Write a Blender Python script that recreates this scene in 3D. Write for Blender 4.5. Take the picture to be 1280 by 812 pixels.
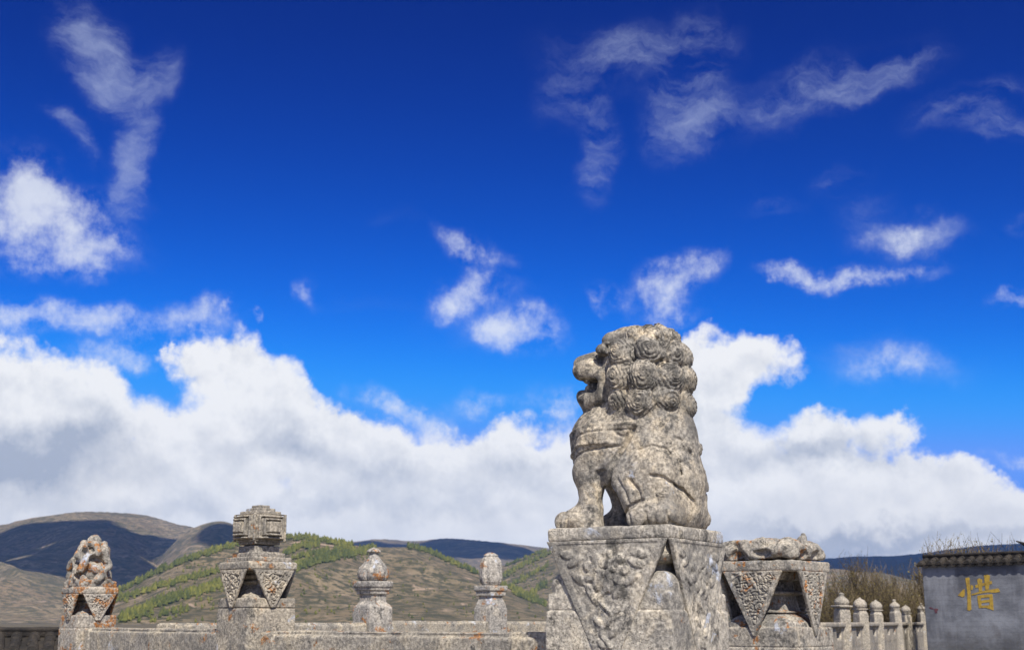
import bpy, bmesh, math, random
import numpy as np
from mathutils import Vector, Matrix, noise as mnoise

scene = bpy.context.scene
for o in list(bpy.data.objects):
    bpy.data.objects.remove(o)

# ------------------------------------------------------------------ camera
EYE = 1.3
PITCH = math.atan(371 / 1600)
cam_data = bpy.data.cameras.new("camera")
cam_data.sensor_width = 36.0
cam_data.lens = 45.0
cam_data.clip_start = 0.1
cam_data.clip_end = 30000
cam_data.dof.use_dof = True
cam_data.dof.focus_distance = 6.0
cam_data.dof.aperture_fstop = 7.1
cam = bpy.data.objects.new("camera", cam_data)
scene.collection.objects.link(cam)
cam.location = (0, 0, EYE)
cam.rotation_euler = (math.pi / 2 + PITCH, 0, 0)
scene.camera = cam

# ------------------------------------------------------------------ light
SUN_EL = math.radians(47)
SUN_AZ = math.radians(166)          # compass style, clockwise from +Y
sun_vec = Vector((math.sin(SUN_AZ) * math.cos(SUN_EL), math.cos(SUN_AZ) * math.cos(SUN_EL), math.sin(SUN_EL)))
sd = bpy.data.lights.new("sun", 'SUN')
sd.energy = 4.6
sd.angle = math.radians(0.53)
sd.color = (1.0, 0.945, 0.86)
so = bpy.data.objects.new("sun", sd)
scene.collection.objects.link(so)
so.rotation_euler = sun_vec.to_track_quat('Z', 'Y').to_euler()

scene.view_settings.view_transform = 'Standard'
scene.view_settings.look = 'None'
scene.view_settings.exposure = 0.45
scene.view_settings.gamma = 1.0
scene.view_settings.use_curve_mapping = False
scene.render.engine = 'CYCLES'
scene.cycles.use_denoising = True
scene.cycles.max_bounces = 5
scene.cycles.volume_bounces = 0
SKY_STRENGTH = 0.1

# helpers: photograph geometry turned into directions and places
_F = np.array([0, math.cos(PITCH), math.sin(PITCH)])
_U = np.array([0, -math.sin(PITCH), math.cos(PITCH)])
def ray(px, py):
    return _F + np.array([1.0, 0, 0]) * (px - 640) / 1600 + _U * (406 - py) / 1600
def at(px, py, Y):
    d = ray(px, py); d = d * Y / d[1]
    return d[0], Y, d[2] + EYE
def azel(px, py):
    d = ray(px, py)
    return math.degrees(math.atan2(d[0], d[1])), math.degrees(math.atan2(d[2], math.hypot(d[0], d[1])))

# ------------------------------------------------------------------ world: sky with clouds
world = bpy.data.worlds.new("World")
scene.world = world
world.use_nodes = True
wn = world.node_tree
wn.nodes.clear()

class NT:
    """tiny helper to wire shader nodes"""
    def __init__(s, tree): s.t = tree
    def n(s, typ, **kw):
        nd = s.t.nodes.new(typ)
        for k, v in kw.items(): setattr(nd, k, v)
        return nd
    def put(s, sock, v):
        if isinstance(v, bpy.types.NodeSocket): s.t.links.new(v, sock)
        elif v is not None: sock.default_value = v
    def math(s, op, a, b=None, c=None, clamp=False):
        nd = s.n('ShaderNodeMath', operation=op, use_clamp=clamp)
        s.put(nd.inputs[0], a)
        if b is not None: s.put(nd.inputs[1], b)
        if c is not None: s.put(nd.inputs[2], c)
        return nd.outputs[0]
    def vmath(s, op, a, b=None, scale=None):
        nd = s.n('ShaderNodeVectorMath', operation=op)
        s.put(nd.inputs[0], a)
        if b is not None: s.put(nd.inputs[1], b)
        if scale is not None: s.put(nd.inputs['Scale'], scale)
        return nd.outputs['Value'] if op in ('LENGTH', 'DOT_PRODUCT') else nd.outputs[0]
    def ramp(s, v, lo, hi, a=0.0, b=1.0, smooth=True):
        nd = s.n('ShaderNodeMapRange', interpolation_type='SMOOTHSTEP' if smooth else 'LINEAR')
        s.put(nd.inputs[0], v)
        for i, q in zip((1, 2, 3, 4), (lo, hi, a, b)): s.put(nd.inputs[i], q)
        return nd.outputs[0]
    def noise(s, vec, scale, detail=4, rough=0.55, dist=0.0, color=False, lac=2.0, dim='3D'):
        nd = s.n('ShaderNodeTexNoise', noise_dimensions=dim)
        s.put(nd.inputs['Vector'], vec)
        nd.inputs['Scale'].default_value = scale
        nd.inputs['Detail'].default_value = detail
        nd.inputs['Roughness'].default_value = rough
        nd.inputs['Distortion'].default_value = dist
        nd.inputs['Lacunarity'].default_value = lac
        return nd.outputs[1 if color else 0]
    def voro(s, vec, scale, feature='F1', out=0):
        nd = s.n('ShaderNodeTexVoronoi', feature=feature)
        s.put(nd.inputs['Vector'], vec)
        nd.inputs['Scale'].default_value = scale
        return nd.outputs[out]
    def mix(s, f, a, b, blend='MIX'):
        nd = s.n('ShaderNodeMix', data_type='RGBA', blend_type=blend)
        s.put(nd.inputs[0], f); s.put(nd.inputs[6], a if isinstance(a, bpy.types.NodeSocket) else (*a[:3], 1))
        s.put(nd.inputs[7], b if isinstance(b, bpy.types.NodeSocket) else (*b[:3], 1))
        return nd.outputs[2]
    def mapping(s, v, loc=(0, 0, 0), rot=(0, 0, 0), sc=(1, 1, 1), typ='TEXTURE'):
        nd = s.n('ShaderNodeMapping', vector_type=typ)
        s.put(nd.inputs[0], v)
        nd.inputs[1].default_value = loc; nd.inputs[2].default_value = rot; nd.inputs[3].default_value = sc
        return nd.outputs[0]

W = NT(wn)
tc = W.n('ShaderNodeTexCoord').outputs['Generated']
sky = W.n('ShaderNodeTexSky', sky_type='NISHITA')
sky.sun_disc = False
sky.sun_elevation = SUN_EL
sky.sun_rotation = SUN_AZ
sky.altitude = 2600
sky.air_density = 1.0
sky.dust_density = 0.3
sky.ozone_density = 3.0
# a polarised sky: each channel of the Nishita sky through its own curve (gain, exponent, ceiling)
sr = W.n('ShaderNodeSeparateColor'); W.put(sr.inputs[0], sky.outputs[0])
SKY_CURVE = [(0.0014, 6.2, 1.0), (0.0455, 3.0, 2.5), (0.174, 2.12, 7.4)]
cr = W.n('ShaderNodeCombineColor')
for i, (g, e_, cap) in enumerate(SKY_CURVE):
    v_ = W.math('MULTIPLY', W.math('POWER', sr.outputs[i], e_), g)
    nd_ = W.n('ShaderNodeMath', operation='SMOOTH_MIN'); W.put(nd_.inputs[0], v_); nd_.inputs[1].default_value = cap; nd_.inputs[2].default_value = cap * 0.5
    W.put(cr.inputs[i], nd_.outputs[0])
skycol = cr.outputs[0]

sx = W.n('ShaderNodeSeparateXYZ'); W.put(sx.inputs[0], tc)
az = W.math('MULTIPLY', W.math('ARCTAN2', sx.outputs[0], sx.outputs[1]), 57.29578)
el = W.math('MULTIPLY', W.math('ARCSINE', sx.outputs[2]), 57.29578)
cv = W.n('ShaderNodeCombineXYZ'); W.put(cv.inputs[0], az); W.put(cv.inputs[1], el)
P0 = cv.outputs[0]
w1 = W.vmath('SCALE', W.vmath('SUBTRACT', W.noise(P0, 0.16, 6, 0.62, color=True, dim='2D'), (0.5, 0.5, 0.5)), scale=5.5)
P = W.vmath('ADD', P0, w1)
flat = W.n('ShaderNodeSeparateXYZ'); W.put(flat.inputs[0], P)
fl2 = W.n('ShaderNodeCombineXYZ'); W.put(fl2.inputs[0], flat.outputs[0]); W.put(fl2.inputs[1], flat.outputs[1])
P = fl2.outputs[0]
PS = W.vmath('MULTIPLY', W.vmath('ADD', P0, W.vmath('SCALE', w1, scale=0.60)), (1, 1, 0))

SPREAD = 1.25
def blobs(vec, lst):
    """sum of soft heaps; the running sum travels in the vector's third component so that the nodes run one after another"""
    v = vec
    for px, py, rx, ry, rot, wgt in lst:
        a, e = azel(px, py)
        a2, _ = azel(px + 40, py); _, e2 = azel(px, py - 40)
        kx, ky = (a2 - a) / 40, (e2 - e) / 40
        ax, ay = max(rx * kx * SPREAD, .1), max(ry * ky * SPREAD, .1)
        if abs(rot) < 12:
            m = W.vmath('MULTIPLY_ADD', v, (1 / ax, 1 / ay, 0))
            m.node.inputs[2].default_value = (-a / ax, -e / ay, 0)
        else:
            m = W.mapping(v, (a, e, 0), (0, 0, math.radians(rot)), (ax, ay, 1e5))
        r = W.ramp(W.vmath('LENGTH', m), 0.0, 1.0, wgt, 0.0)
        c = W.n('ShaderNodeCombineXYZ'); W.put(c.inputs[2], r)
        v = W.vmath('ADD', v, c.outputs[0])
    z = W.n('ShaderNodeSeparateXYZ'); W.put(z.inputs[0], v)
    return z.outputs[2]

# thick fair-weather cumulus over the valley: where each heap stands in the sky
HEAPS = [
 (-20, 520, 150, 120, 0, 1.3), (60, 500, 90, 70, -25, .8), (20, 610, 330, 70, 0, 1.3), (110, 545, 80, 40, -30, .6),
 (250, 560, 150, 80, 0, 1.2), (275, 445, 75, 60, -10, 1.0), (330, 480, 70, 60, 0, .8), (225, 440, 60, 30, 20, .4), (390, 540, 90, 60, -20, 1.0),
 (470, 600, 170, 75, -8, 1.25), (600, 620, 190, 60, 0, 1.25), (560, 550, 70, 30, -30, .45), (640, 565, 110, 45, 0, .6),
 (700, 530, 60, 50, 0, .6), (690, 610, 120, 60, 0, .9),
 (930, 455, 88, 58, 10, 1.3), (890, 540, 85, 90, 0, 1.0), (830, 590, 90, 90, 0, .9), (1075, 555, 90, 52, 0, 1.15), (985, 575, 80, 40, 0, .55),
 (1020, 630, 190, 55, 0, 1.2), (1170, 625, 100, 45, 0, 1.1), (1260, 655, 120, 45, 0, 1.1),
 (1150, 700, 280, 50, 0, 1.4), (600, 700, 300, 55, 0, 1.4), (250, 665, 350, 60, 0, 1.3), (900, 690, 260, 50, 0, 1.2), (-60, 690, 260, 60, 0, 1.2),
]
WISPS = [
 (85, 285, 120, 55, -14, 1.25), (15, 240, 60, 60, 0, .8), (60, 330, 80, 30, 0, .6), (120, 250, 40, 30, 30, .5),
 (640, 412, 66, 36, -12, 1.15), (565, 366, 52, 30, 25, 1.0), (600, 305, 56, 22, -18, .95), (620, 350, 46, 26, -30, .5),
 (825, 358, 56, 34, -10, 1.05), (872, 332, 38, 26, 0, .75), (845, 392, 50, 22, 0, .7), (760, 375, 40, 16, -30, .45),
 (1268, 365, 46, 16, 0, .95), (90, 400, 130, 26, 6, .95), (130, 450, 60, 24, 0, .7), (20, 395, 60, 26, 0, .6), (490, 515, 70, 24, -25, .8), (540, 535, 60, 24, -25, .7),
 (1060, 342, 120, 17, 3, 1.05), (735, 378, 28, 12, -30, .55), (378, 358, 26, 20, -40, .55), (1260, 575, 60, 12, 0, .6), (1110, 455, 90, 36, 0, .5), (1125, 300, 80, 22, 10, .6),
 (170, 430, 60, 24, 30, .4), (700, 500, 70, 30, 0, .5), (600, 508, 60, 20, 0, .5), (985, 345, 40, 16, 0, .5), (245, 395, 70, 24, 0, .55), (1190, 470, 90, 30, 0, .2),
]
VEIL = [
 (115, 60, 55, 85, 28, .95), (170, 190, 34, 90, 4, 1.05), (205, 90, 40, 50, 20, .55), (140, 100, 60, 50, 30, .6),
 (85, 165, 60, 22, -35, .7), (170, 260, 40, 40, 0, .45),
 (780, 70, 150, 60, 10, .5), (850, 150, 75, 55, 35, .95), (740, 190, 32, 75, -12, .75), (700, 130, 60, 40, 0, .4),
 (1000, 120, 160, 50, 14, .5), (1100, 95, 110, 40, 12, .5), (1220, 130, 120, 35, 12, .55), (1270, 162, 80, 26, 8, .7), (880, 40, 60, 60, 0, .35),
 (1130, 300, 80, 30, 10, .6), (1060, 225, 60, 25, 20, .35), (960, 265, 60, 16, 0, .4), (1080, 270, 60, 40, 30, .3),
 (250, 390, 70, 20, 0, .45), (420, 375, 120, 14, 0, .2), (1090, 440, 100, 40, 0, .4), (1190, 460, 90, 30, 0, .2), (1272, 270, 40, 20, 0, .5),
 (600, 400, 130, 60, 0, .25), (500, 280, 60, 14, 0, .2),
]
heap = blobs(P, HEAPS)
def billow(v):
    """cauliflower tops: soft noise with ever smaller round puffs on it"""
    n = W.noise(v, 0.28, 10, 0.58, 0.0, dim='2D')
    vo = W.n('ShaderNodeTexVoronoi', voronoi_dimensions='2D', feature='F1')
    W.put(vo.inputs['Vector'], W.vmath('ADD', v, W.vmath('SCALE', W.noise(v, 1.4, 3, .6, color=True, dim='2D'), scale=0.9)))
    vo.inputs['Scale'].default_value = 0.42; vo.inputs['Detail'].default_value = 3.0; vo.inputs['Roughness'].default_value = .55; vo.inputs['Lacunarity'].default_value = 2.3
    vo.normalize = True
    return W.math('ADD', W.math('MULTIPLY', n, 1.0), W.math('MULTIPLY', W.math('SUBTRACT', .42, vo.outputs[0]), .36))
n1 = billow(P0)
n2 = billow(W.vmath('ADD', P0, (0.22, 0.60, 0.0)))
heapd = W.math('ADD', heap, W.math('MULTIPLY', W.math('MULTIPLY', W.math('SUBTRACT', n1, 0.5), 1.75), W.ramp(heap, 0.0, 0.35)))
# sky behind and beside the viewpoint: scattered heaps too, so that light comes from a broken sky all round
side = W.ramp(W.math('ABSOLUTE', az), 26.0, 40.0)
heapd = W.math('ADD', heapd, W.math('MULTIPLY', side, W.math('SUBTRACT', W.math('MULTIPLY', W.noise(tc, 2.2, 5, .55), 1.6), 0.42)))
a_heap = W.ramp(heapd, 0.16, 0.84)
stretch = W.mapping(PS, (0, 0, 0), (0, 0, math.radians(-58)), (.75, 1.7, 1.0), 'POINT')
nv = W.noise(stretch, 0.34, 10, 0.66, 0.0, dim='2D')
veil = blobs(PS, VEIL)
a_veil = W.math('MULTIPLY', W.ramp(W.math('ADD', veil, W.math('MULTIPLY', W.math('MULTIPLY', W.math('SUBTRACT', nv, 0.5), 2.6), W.ramp(veil, 0.0, 0.5))), 0.02, 1.8), 0.58)
wisp = blobs(PS, WISPS)
nw = W.noise(P0, 0.40, 11, 0.68, 0.0, dim='2D')
wd = W.math('ADD', wisp, W.math('MULTIPLY', W.math('MULTIPLY', W.math('SUBTRACT', nw, 0.5), 3.3), W.ramp(wisp, 0.0, 0.55)))
a_wisp = W.math('MULTIPLY', W.ramp(wd, 0.0, 1.75), 0.80)
GREY = [(35, 568, 150, 56, 0, 1.0), (250, 636, 320, 20, 0, .3), (560, 640, 260, 18, 0, .2), (1050, 588, 95, 26, 0, .75), (1080, 565, 60, 30, 0, .3), (900, 580, 70, 40, 0, .35), (1090, 676, 260, 20, 0, .7), (800, 664, 200, 20, 0, .25), (640, 600, 80, 25, 0, .25), (360, 572, 100, 36, 0, .55), (480, 610, 90, 24, 0, .4), (960, 600, 90, 30, 0, .35), (70, 300, 80, 40, 0, .35), (620, 412, 40, 25, 0, .2)]
gr = blobs(P, GREY)
relief = W.math('MULTIPLY', W.math('MULTIPLY', W.math('SUBTRACT', n2, n1), 1.7), W.ramp(el, 2.0, 9.0, 0.35, 1.0))
core = W.ramp(heapd, 0.7, 1.9, 0.0, 0.22)
grey = W.math('ADD', W.math('ADD', gr, relief), core, clamp=True)
CLOUD_GAIN = 7.0
ccol = W.mix(grey, (1.0, 1.0, 1.0), (0.47, 0.52, 0.62))
ccol = W.vmath('SCALE', ccol, scale=CLOUD_GAIN)
vcol = W.vmath('SCALE', W.mix(0.0, (0.62, 0.72, 1.0), (1, 1, 1)), scale=CLOUD_GAIN * 0.8)
c1 = W.mix(a_veil, skycol, vcol)
wcol = W.vmath('SCALE', W.mix(W.math('MULTIPLY', relief, .6, clamp=True), (.90, .94, 1.0), (.55, .62, .80)), scale=CLOUD_GAIN)
c1 = W.mix(a_wisp, c1, wcol)
c2 = W.mix(W.math('MULTIPLY', a_heap, 0.97), c1, ccol)
bg = W.n('ShaderNodeBackground'); W.put(bg.inputs[0], c2); bg.inputs[1].default_value = SKY_STRENGTH
wo = W.n('ShaderNodeOutputWorld'); W.put(wo.inputs[0], bg.outputs[0])
world.cycles.sampling_method = 'MANUAL'
world.cycles.sample_map_resolution = 512

# ------------------------------------------------------------------ tagging
def link(o, parent=None):
    scene.collection.objects.link(o)
    if parent is not None: o.parent = parent
    return o
def tag(o, label=None, cat=None, group=None, kind=None):
    if label: o['label'] = label
    if cat: o['category'] = cat
    if group: o['group'] = group
    if kind: o['kind'] = kind
    return o
def empty(name, loc=(0, 0, 0), rz=0.0):
    o = bpy.data.objects.new(name, None)
    o.empty_display_size = 0.2
    o.location = loc; o.rotation_euler = (0, 0, rz)
    return link(o)
def mesh_obj(name, V, Fc, mat, parent=None, smooth=True, loc=(0, 0, 0), rz=0.0):
    me = bpy.data.meshes.new(name)
    V = np.asarray(V, dtype=np.float32)
    if isinstance(Fc, np.ndarray):
        k = Fc.shape[1]
        me.vertices.add(len(V)); me.vertices.foreach_set('co', V.ravel())
        me.loops.add(Fc.size); me.loops.foreach_set('vertex_index', Fc.astype(np.int32).ravel())
        me.polygons.add(len(Fc))
        me.polygons.foreach_set('loop_start', np.arange(0, Fc.size, k, dtype=np.int32))
        me.polygons.foreach_set('loop_total', np.full(len(Fc), k, dtype=np.int32))
        me.update(calc_edges=True)
    else:
        me.from_pydata([tuple(v) for v in V], [], Fc)
    me.validate()
    if smooth: me.polygons.foreach_set('use_smooth', np.ones(len(me.polygons), dtype=bool))
    me.materials.append(mat)
    o = bpy.data.objects.new(name, me)
    o.location = loc; o.rotation_euler = (0, 0, rz)
    return link(o, parent)
def copy_tree(o, parent=None):
    c = o.copy(); scene.collection.objects.link(c)
    if parent is not None: c.parent = parent
    for ch in list(o.children): copy_tree(ch, c)
    return c

# ------------------------------------------------------------------ numpy value noise
_rng = np.random.default_rng(7)
_LAT = _rng.random((32, 32, 32)).astype(np.float32)
def vnoise(x, y, z, s, off=0.0):
    x = np.asarray(x) * s + off; y = np.asarray(y) * s + off * 1.7 + 3.1; z = np.asarray(z) * s + off * .6 + 9.2
    xi = np.floor(x).astype(int); yi = np.floor(y).astype(int); zi = np.floor(z).astype(int)
    fx, fy, fz = x - xi, y - yi, z - zi
    fx = fx * fx * (3 - 2 * fx); fy = fy * fy * (3 - 2 * fy); fz = fz * fz * (3 - 2 * fz)
    L = lambda i, j, k: _LAT[(xi + i) & 31, (yi + j) & 31, (zi + k) & 31]
    a = L(0, 0, 0) * (1 - fx) + L(1, 0, 0) * fx; b = L(0, 1, 0) * (1 - fx) + L(1, 1, 0) * fx
    c = L(0, 0, 1) * (1 - fx) + L(1, 0, 1) * fx; d = L(0, 1, 1) * (1 - fx) + L(1, 1, 1) * fx
    return ((a * (1 - fy) + b * fy) * (1 - fz) + (c * (1 - fy) + d * fy) * fz) * 2 - 1
def fbm(x, y, z, s, octv=4, off=0.0, rough=0.5):
    t = 0; a = 1; n = 0
    for i in range(octv):
        t = t + a * vnoise(x, y, z, s * 2 ** i, off + i * 5.3); n += a; a *= rough
    return t / n
def sstep(a, b, x):
    t = np.clip((x - a) / (b - a), 0, 1); return t * t * (3 - 2 * t)

# ------------------------------------------------------------------ sculpting: signed distance on a grid, then surface nets
def smin(a, b, k):
    if k <= 0: return np.minimum(a, b)
    h = np.clip(0.5 + 0.5 * (b - a) / k, 0, 1)
    return b * (1 - h) + a * h - k * h * (1 - h)
def ell(c, r):
    c = np.array(c, float); r = np.array(r, float)
    def f(X, Y, Z):
        p = ((X - c[0]) / r[0], (Y - c[1]) / r[1], (Z - c[2]) / r[2])
        k0 = np.sqrt(p[0] ** 2 + p[1] ** 2 + p[2] ** 2)
        k1 = np.sqrt((p[0] / r[0]) ** 2 + (p[1] / r[1]) ** 2 + (p[2] / r[2]) ** 2) + 1e-9
        return k0 * (k0 - 1) / k1
    return f, c - r, c + r
def cap(a, b, ra, rb=None):
    a = np.array(a, float); b = np.array(b, float); rb = ra if rb is None else rb
    ab = b - a; L2 = (ab ** 2).sum() + 1e-12
    def f(X, Y, Z):
        t = np.clip(((X - a[0]) * ab[0] + (Y - a[1]) * ab[1] + (Z - a[2]) * ab[2]) / L2, 0, 1)
        return np.sqrt((X - a[0] - t * ab[0]) ** 2 + (Y - a[1] - t * ab[1]) ** 2 + (Z - a[2] - t * ab[2]) ** 2) - (ra + (rb - ra) * t)
    r = max(ra, rb)
    return f, np.minimum(a, b) - r, np.maximum(a, b) + r
def rbox(c, h, r=0.0):
    c = np.array(c, float); h = np.array(h, float)
    def f(X, Y, Z):
        qx, qy, qz = np.abs(X - c[0]) - h[0] + r, np.abs(Y - c[1]) - h[1] + r, np.abs(Z - c[2]) - h[2] + r
        return np.sqrt(np.maximum(qx, 0) ** 2 + np.maximum(qy, 0) ** 2 + np.maximum(qz, 0) ** 2) + np.minimum(np.maximum(qx, np.maximum(qy, qz)), 0) - r
    return f, c - h, c + h
def lathe(c, prof, square=0.0, lobes=0, lobe_amp=0.0):
    """prof: list of (z, r), turned about z; square: 0 round, 1 square plan with soft corners"""
    zs = np.array([p[0] for p in prof]); rs = np.array([p[1] for p in prof])
    def f(X, Y, Z):
        x, y = X - c[0], Y - c[1]
        rr = np.sqrt(x * x + y * y)
        if square > 0:
            p = 2 + square * 14
            mx = np.maximum(np.abs(x), np.abs(y)) + 1e-9
            rr = rr * (1 - square) + square * mx * ((np.abs(x) / mx) ** p + (np.abs(y) / mx) ** p) ** (1 / p)
        R = np.interp(Z - c[2], zs, rs)
        if lobes:
            R = R * (1 - lobe_amp * (1 - np.abs(np.cos(np.arctan2(y, x) * lobes / 2)) ** 0.6))
        d = (rr - R) * 0.8
        return np.maximum(d, np.maximum(zs[0] - (Z - c[2]), (Z - c[2]) - zs[-1]))
    m = rs.max()
    return f, np.array([c[0] - m, c[1] - m, c[2] + zs[0]]), np.array([c[0] + m, c[1] + m, c[2] + zs[-1]])

class Grid:
    def __init__(s, lo, hi, h):
        s.h = h; s.lo = np.array(lo, float) - 2 * h; s.hi = np.array(hi, float) + 2 * h
        s.n = np.ceil((s.hi - s.lo) / h).astype(int) + 1
        s.ax = [s.lo[i] + h * np.arange(s.n[i]) for i in range(3)]
        s.d = np.full(s.n, 0.25, dtype=np.float32)
    def sl(s, lo, hi, m):
        i0 = np.clip(np.floor((np.array(lo) - m - s.lo) / s.h).astype(int), 0, s.n - 1)
        i1 = np.clip(np.ceil((np.array(hi) + m - s.lo) / s.h).astype(int) + 1, 1, s.n)
        S = tuple(slice(a, max(b, a + 1)) for a, b in zip(i0, i1))
        X, Y, Z = np.meshgrid(*[s.ax[i][S[i]] for i in range(3)], indexing='ij', sparse=True)
        return S, X, Y, Z
    def add(s, prim, k=0.0, T=None, extra=None):
        f, lo, hi = prim
        if T is not None: lo, hi = T.bounds(lo, hi)
        S, X, Y, Z = s.sl(lo, hi, 3 * s.h + k)
        if T is not None: X, Y, Z = T.inv(X, Y, Z)
        v = f(X, Y, Z)
        if extra is not None: v = v + extra(X, Y, Z)
        s.d[S] = smin(s.d[S], v, k)
        return s
    def cut(s, prim, k=0.0, T=None):
        f, lo, hi = prim
        if T is not None: lo, hi = T.bounds(lo, hi)
        S, X, Y, Z = s.sl(lo, hi, 3 * s.h + k)
        if T is not None: X, Y, Z = T.inv(X, Y, Z)
        s.d[S] = -smin(-s.d[S], f(X, Y, Z), k)
        return s
    def mod(s, fn, lo=None, hi=None):
        S, X, Y, Z = s.sl(s.lo if lo is None else lo, s.hi if hi is None else hi, 0)
        s.d[S] = s.d[S] + fn(X, Y, Z)
        return s
    def mesh(s, wear=0.0, seed=0.0, wscale=14.0):
        d = s.d.copy()
        for ax in range(3):   # close the surface at the border of the grid
            for e in (0, -1):
                q = [slice(None)] * 3; q[ax] = e; d[tuple(q)] = np.maximum(d[tuple(q)], 0.5 * s.h)
        ins = d < 0
        nx, ny, nz = s.n
        cnt = np.zeros((nx - 1, ny - 1, nz - 1), np.int8)
        for i in (0, 1):
            for j in (0, 1):
                for k in (0, 1):
                    cnt += ins[i:nx - 1 + i, j:ny - 1 + j, k:nz - 1 + k]
        act = np.argwhere((cnt > 0) & (cnt < 8))
        idx = np.full(cnt.shape, -1, np.int64); idx[tuple(act.T)] = np.arange(len(act))
        acc = np.zeros((len(act), 3)); num = np.zeros(len(act))
        corners = [(i, j, k) for i in (0, 1) for j in (0, 1) for k in (0, 1)]
        cvs = {c: d[act[:, 0] + c[0], act[:, 1] + c[1], act[:, 2] + c[2]].astype(float) for c in corners}
        for c in corners:
            for ax in range(3):
                if c[ax] == 0:
                    c2 = list(c); c2[ax] = 1; c2 = tuple(c2)
                    a, b = cvs[c], cvs[c2]
                    m = (a < 0) != (b < 0)
                    t = a[m] / (a[m] - b[m])
                    p = np.tile(np.array(c, float), (m.sum(), 1)); p[:, ax] += t
                    acc[m] += p; num[m] += 1
        V = (act + acc / num[:, None]) * s.h + s.lo
        faces = []
        for ax in range(3):
            u, v = (ax + 1) % 3, (ax + 2) % 3
            q0 = [slice(None)] * 3; q1 = [slice(None)] * 3
            q0[ax] = slice(0, -1); q1[ax] = slice(1, None)
            ch = ins[tuple(q0)] != ins[tuple(q1)]
            e = np.argwhere(ch)
            e = e[(e[:, u] > 0) & (e[:, v] > 0) & (e[:, u] < s.n[u] - 1) & (e[:, v] < s.n[v] - 1)]
            du = np.zeros(3, int); du[u] = 1; dv = np.zeros(3, int); dv[v] = 1
            g = lambda w: idx[tuple(w.T)]
            qd = np.stack([g(e - du - dv), g(e - dv), g(e), g(e - du)], 1)
            fl = ~ins[tuple(e.T)]
            qd[fl] = qd[fl][:, ::-1]
            faces.append(qd)
        Fc = np.concatenate(faces)
        Fc = Fc[(Fc >= 0).all(1)]
        if wear > 0:
            nrm = vnormals(V, Fc)
            w = fbm(V[:, 0], V[:, 1], V[:, 2], wscale, 4, seed, 0.6)
            pit = np.minimum(0, vnoise(V[:, 0], V[:, 1], V[:, 2], wscale * 4, seed + 4) + 0.55) * 0.9
            V = V + nrm * ((w + pit) * wear)[:, None]
        return V, Fc
def vnormals(V, Fc):
    nr = np.cross(V[Fc[:, 2]] - V[Fc[:, 0]], V[Fc[:, 3]] - V[Fc[:, 1]])
    N = np.zeros_like(V)
    for i in range(4): np.add.at(N, Fc[:, i], nr)
    return N / (np.linalg.norm(N, axis=1, keepdims=True) + 1e-12)
class RotZ:
    """local frame turned about z (then tilted about y) and placed at o"""
    def __init__(s, o, yaw, tilt=0.0, scale=(1, 1, 1)):
        s.k = np.array(scale, float)
        s.o = np.array(o, float)
        c, sn = math.cos(yaw), math.sin(yaw); ct, st = math.cos(tilt), math.sin(tilt)
        s.M = np.array([[c, -sn, 0], [sn, c, 0], [0, 0, 1]]) @ np.array([[ct, 0, st], [0, 1, 0], [-st, 0, ct]])
    def inv(s, X, Y, Z):
        x, y, z = X - s.o[0], Y - s.o[1], Z - s.o[2]
        M = s.M
        k = s.k
        return ((M[0, 0] * x + M[1, 0] * y + M[2, 0] * z) / k[0], (M[0, 1] * x + M[1, 1] * y + M[2, 1] * z) / k[1], (M[0, 2] * x + M[1, 2] * y + M[2, 2] * z) / k[2])
    def bounds(s, lo, hi):
        c = np.array([[a, b, c] for a in (lo[0], hi[0]) for b in (lo[1], hi[1]) for c in (lo[2], hi[2])]) * s.k @ s.M.T + s.o
        return c.min(0), c.max(0)

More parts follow.
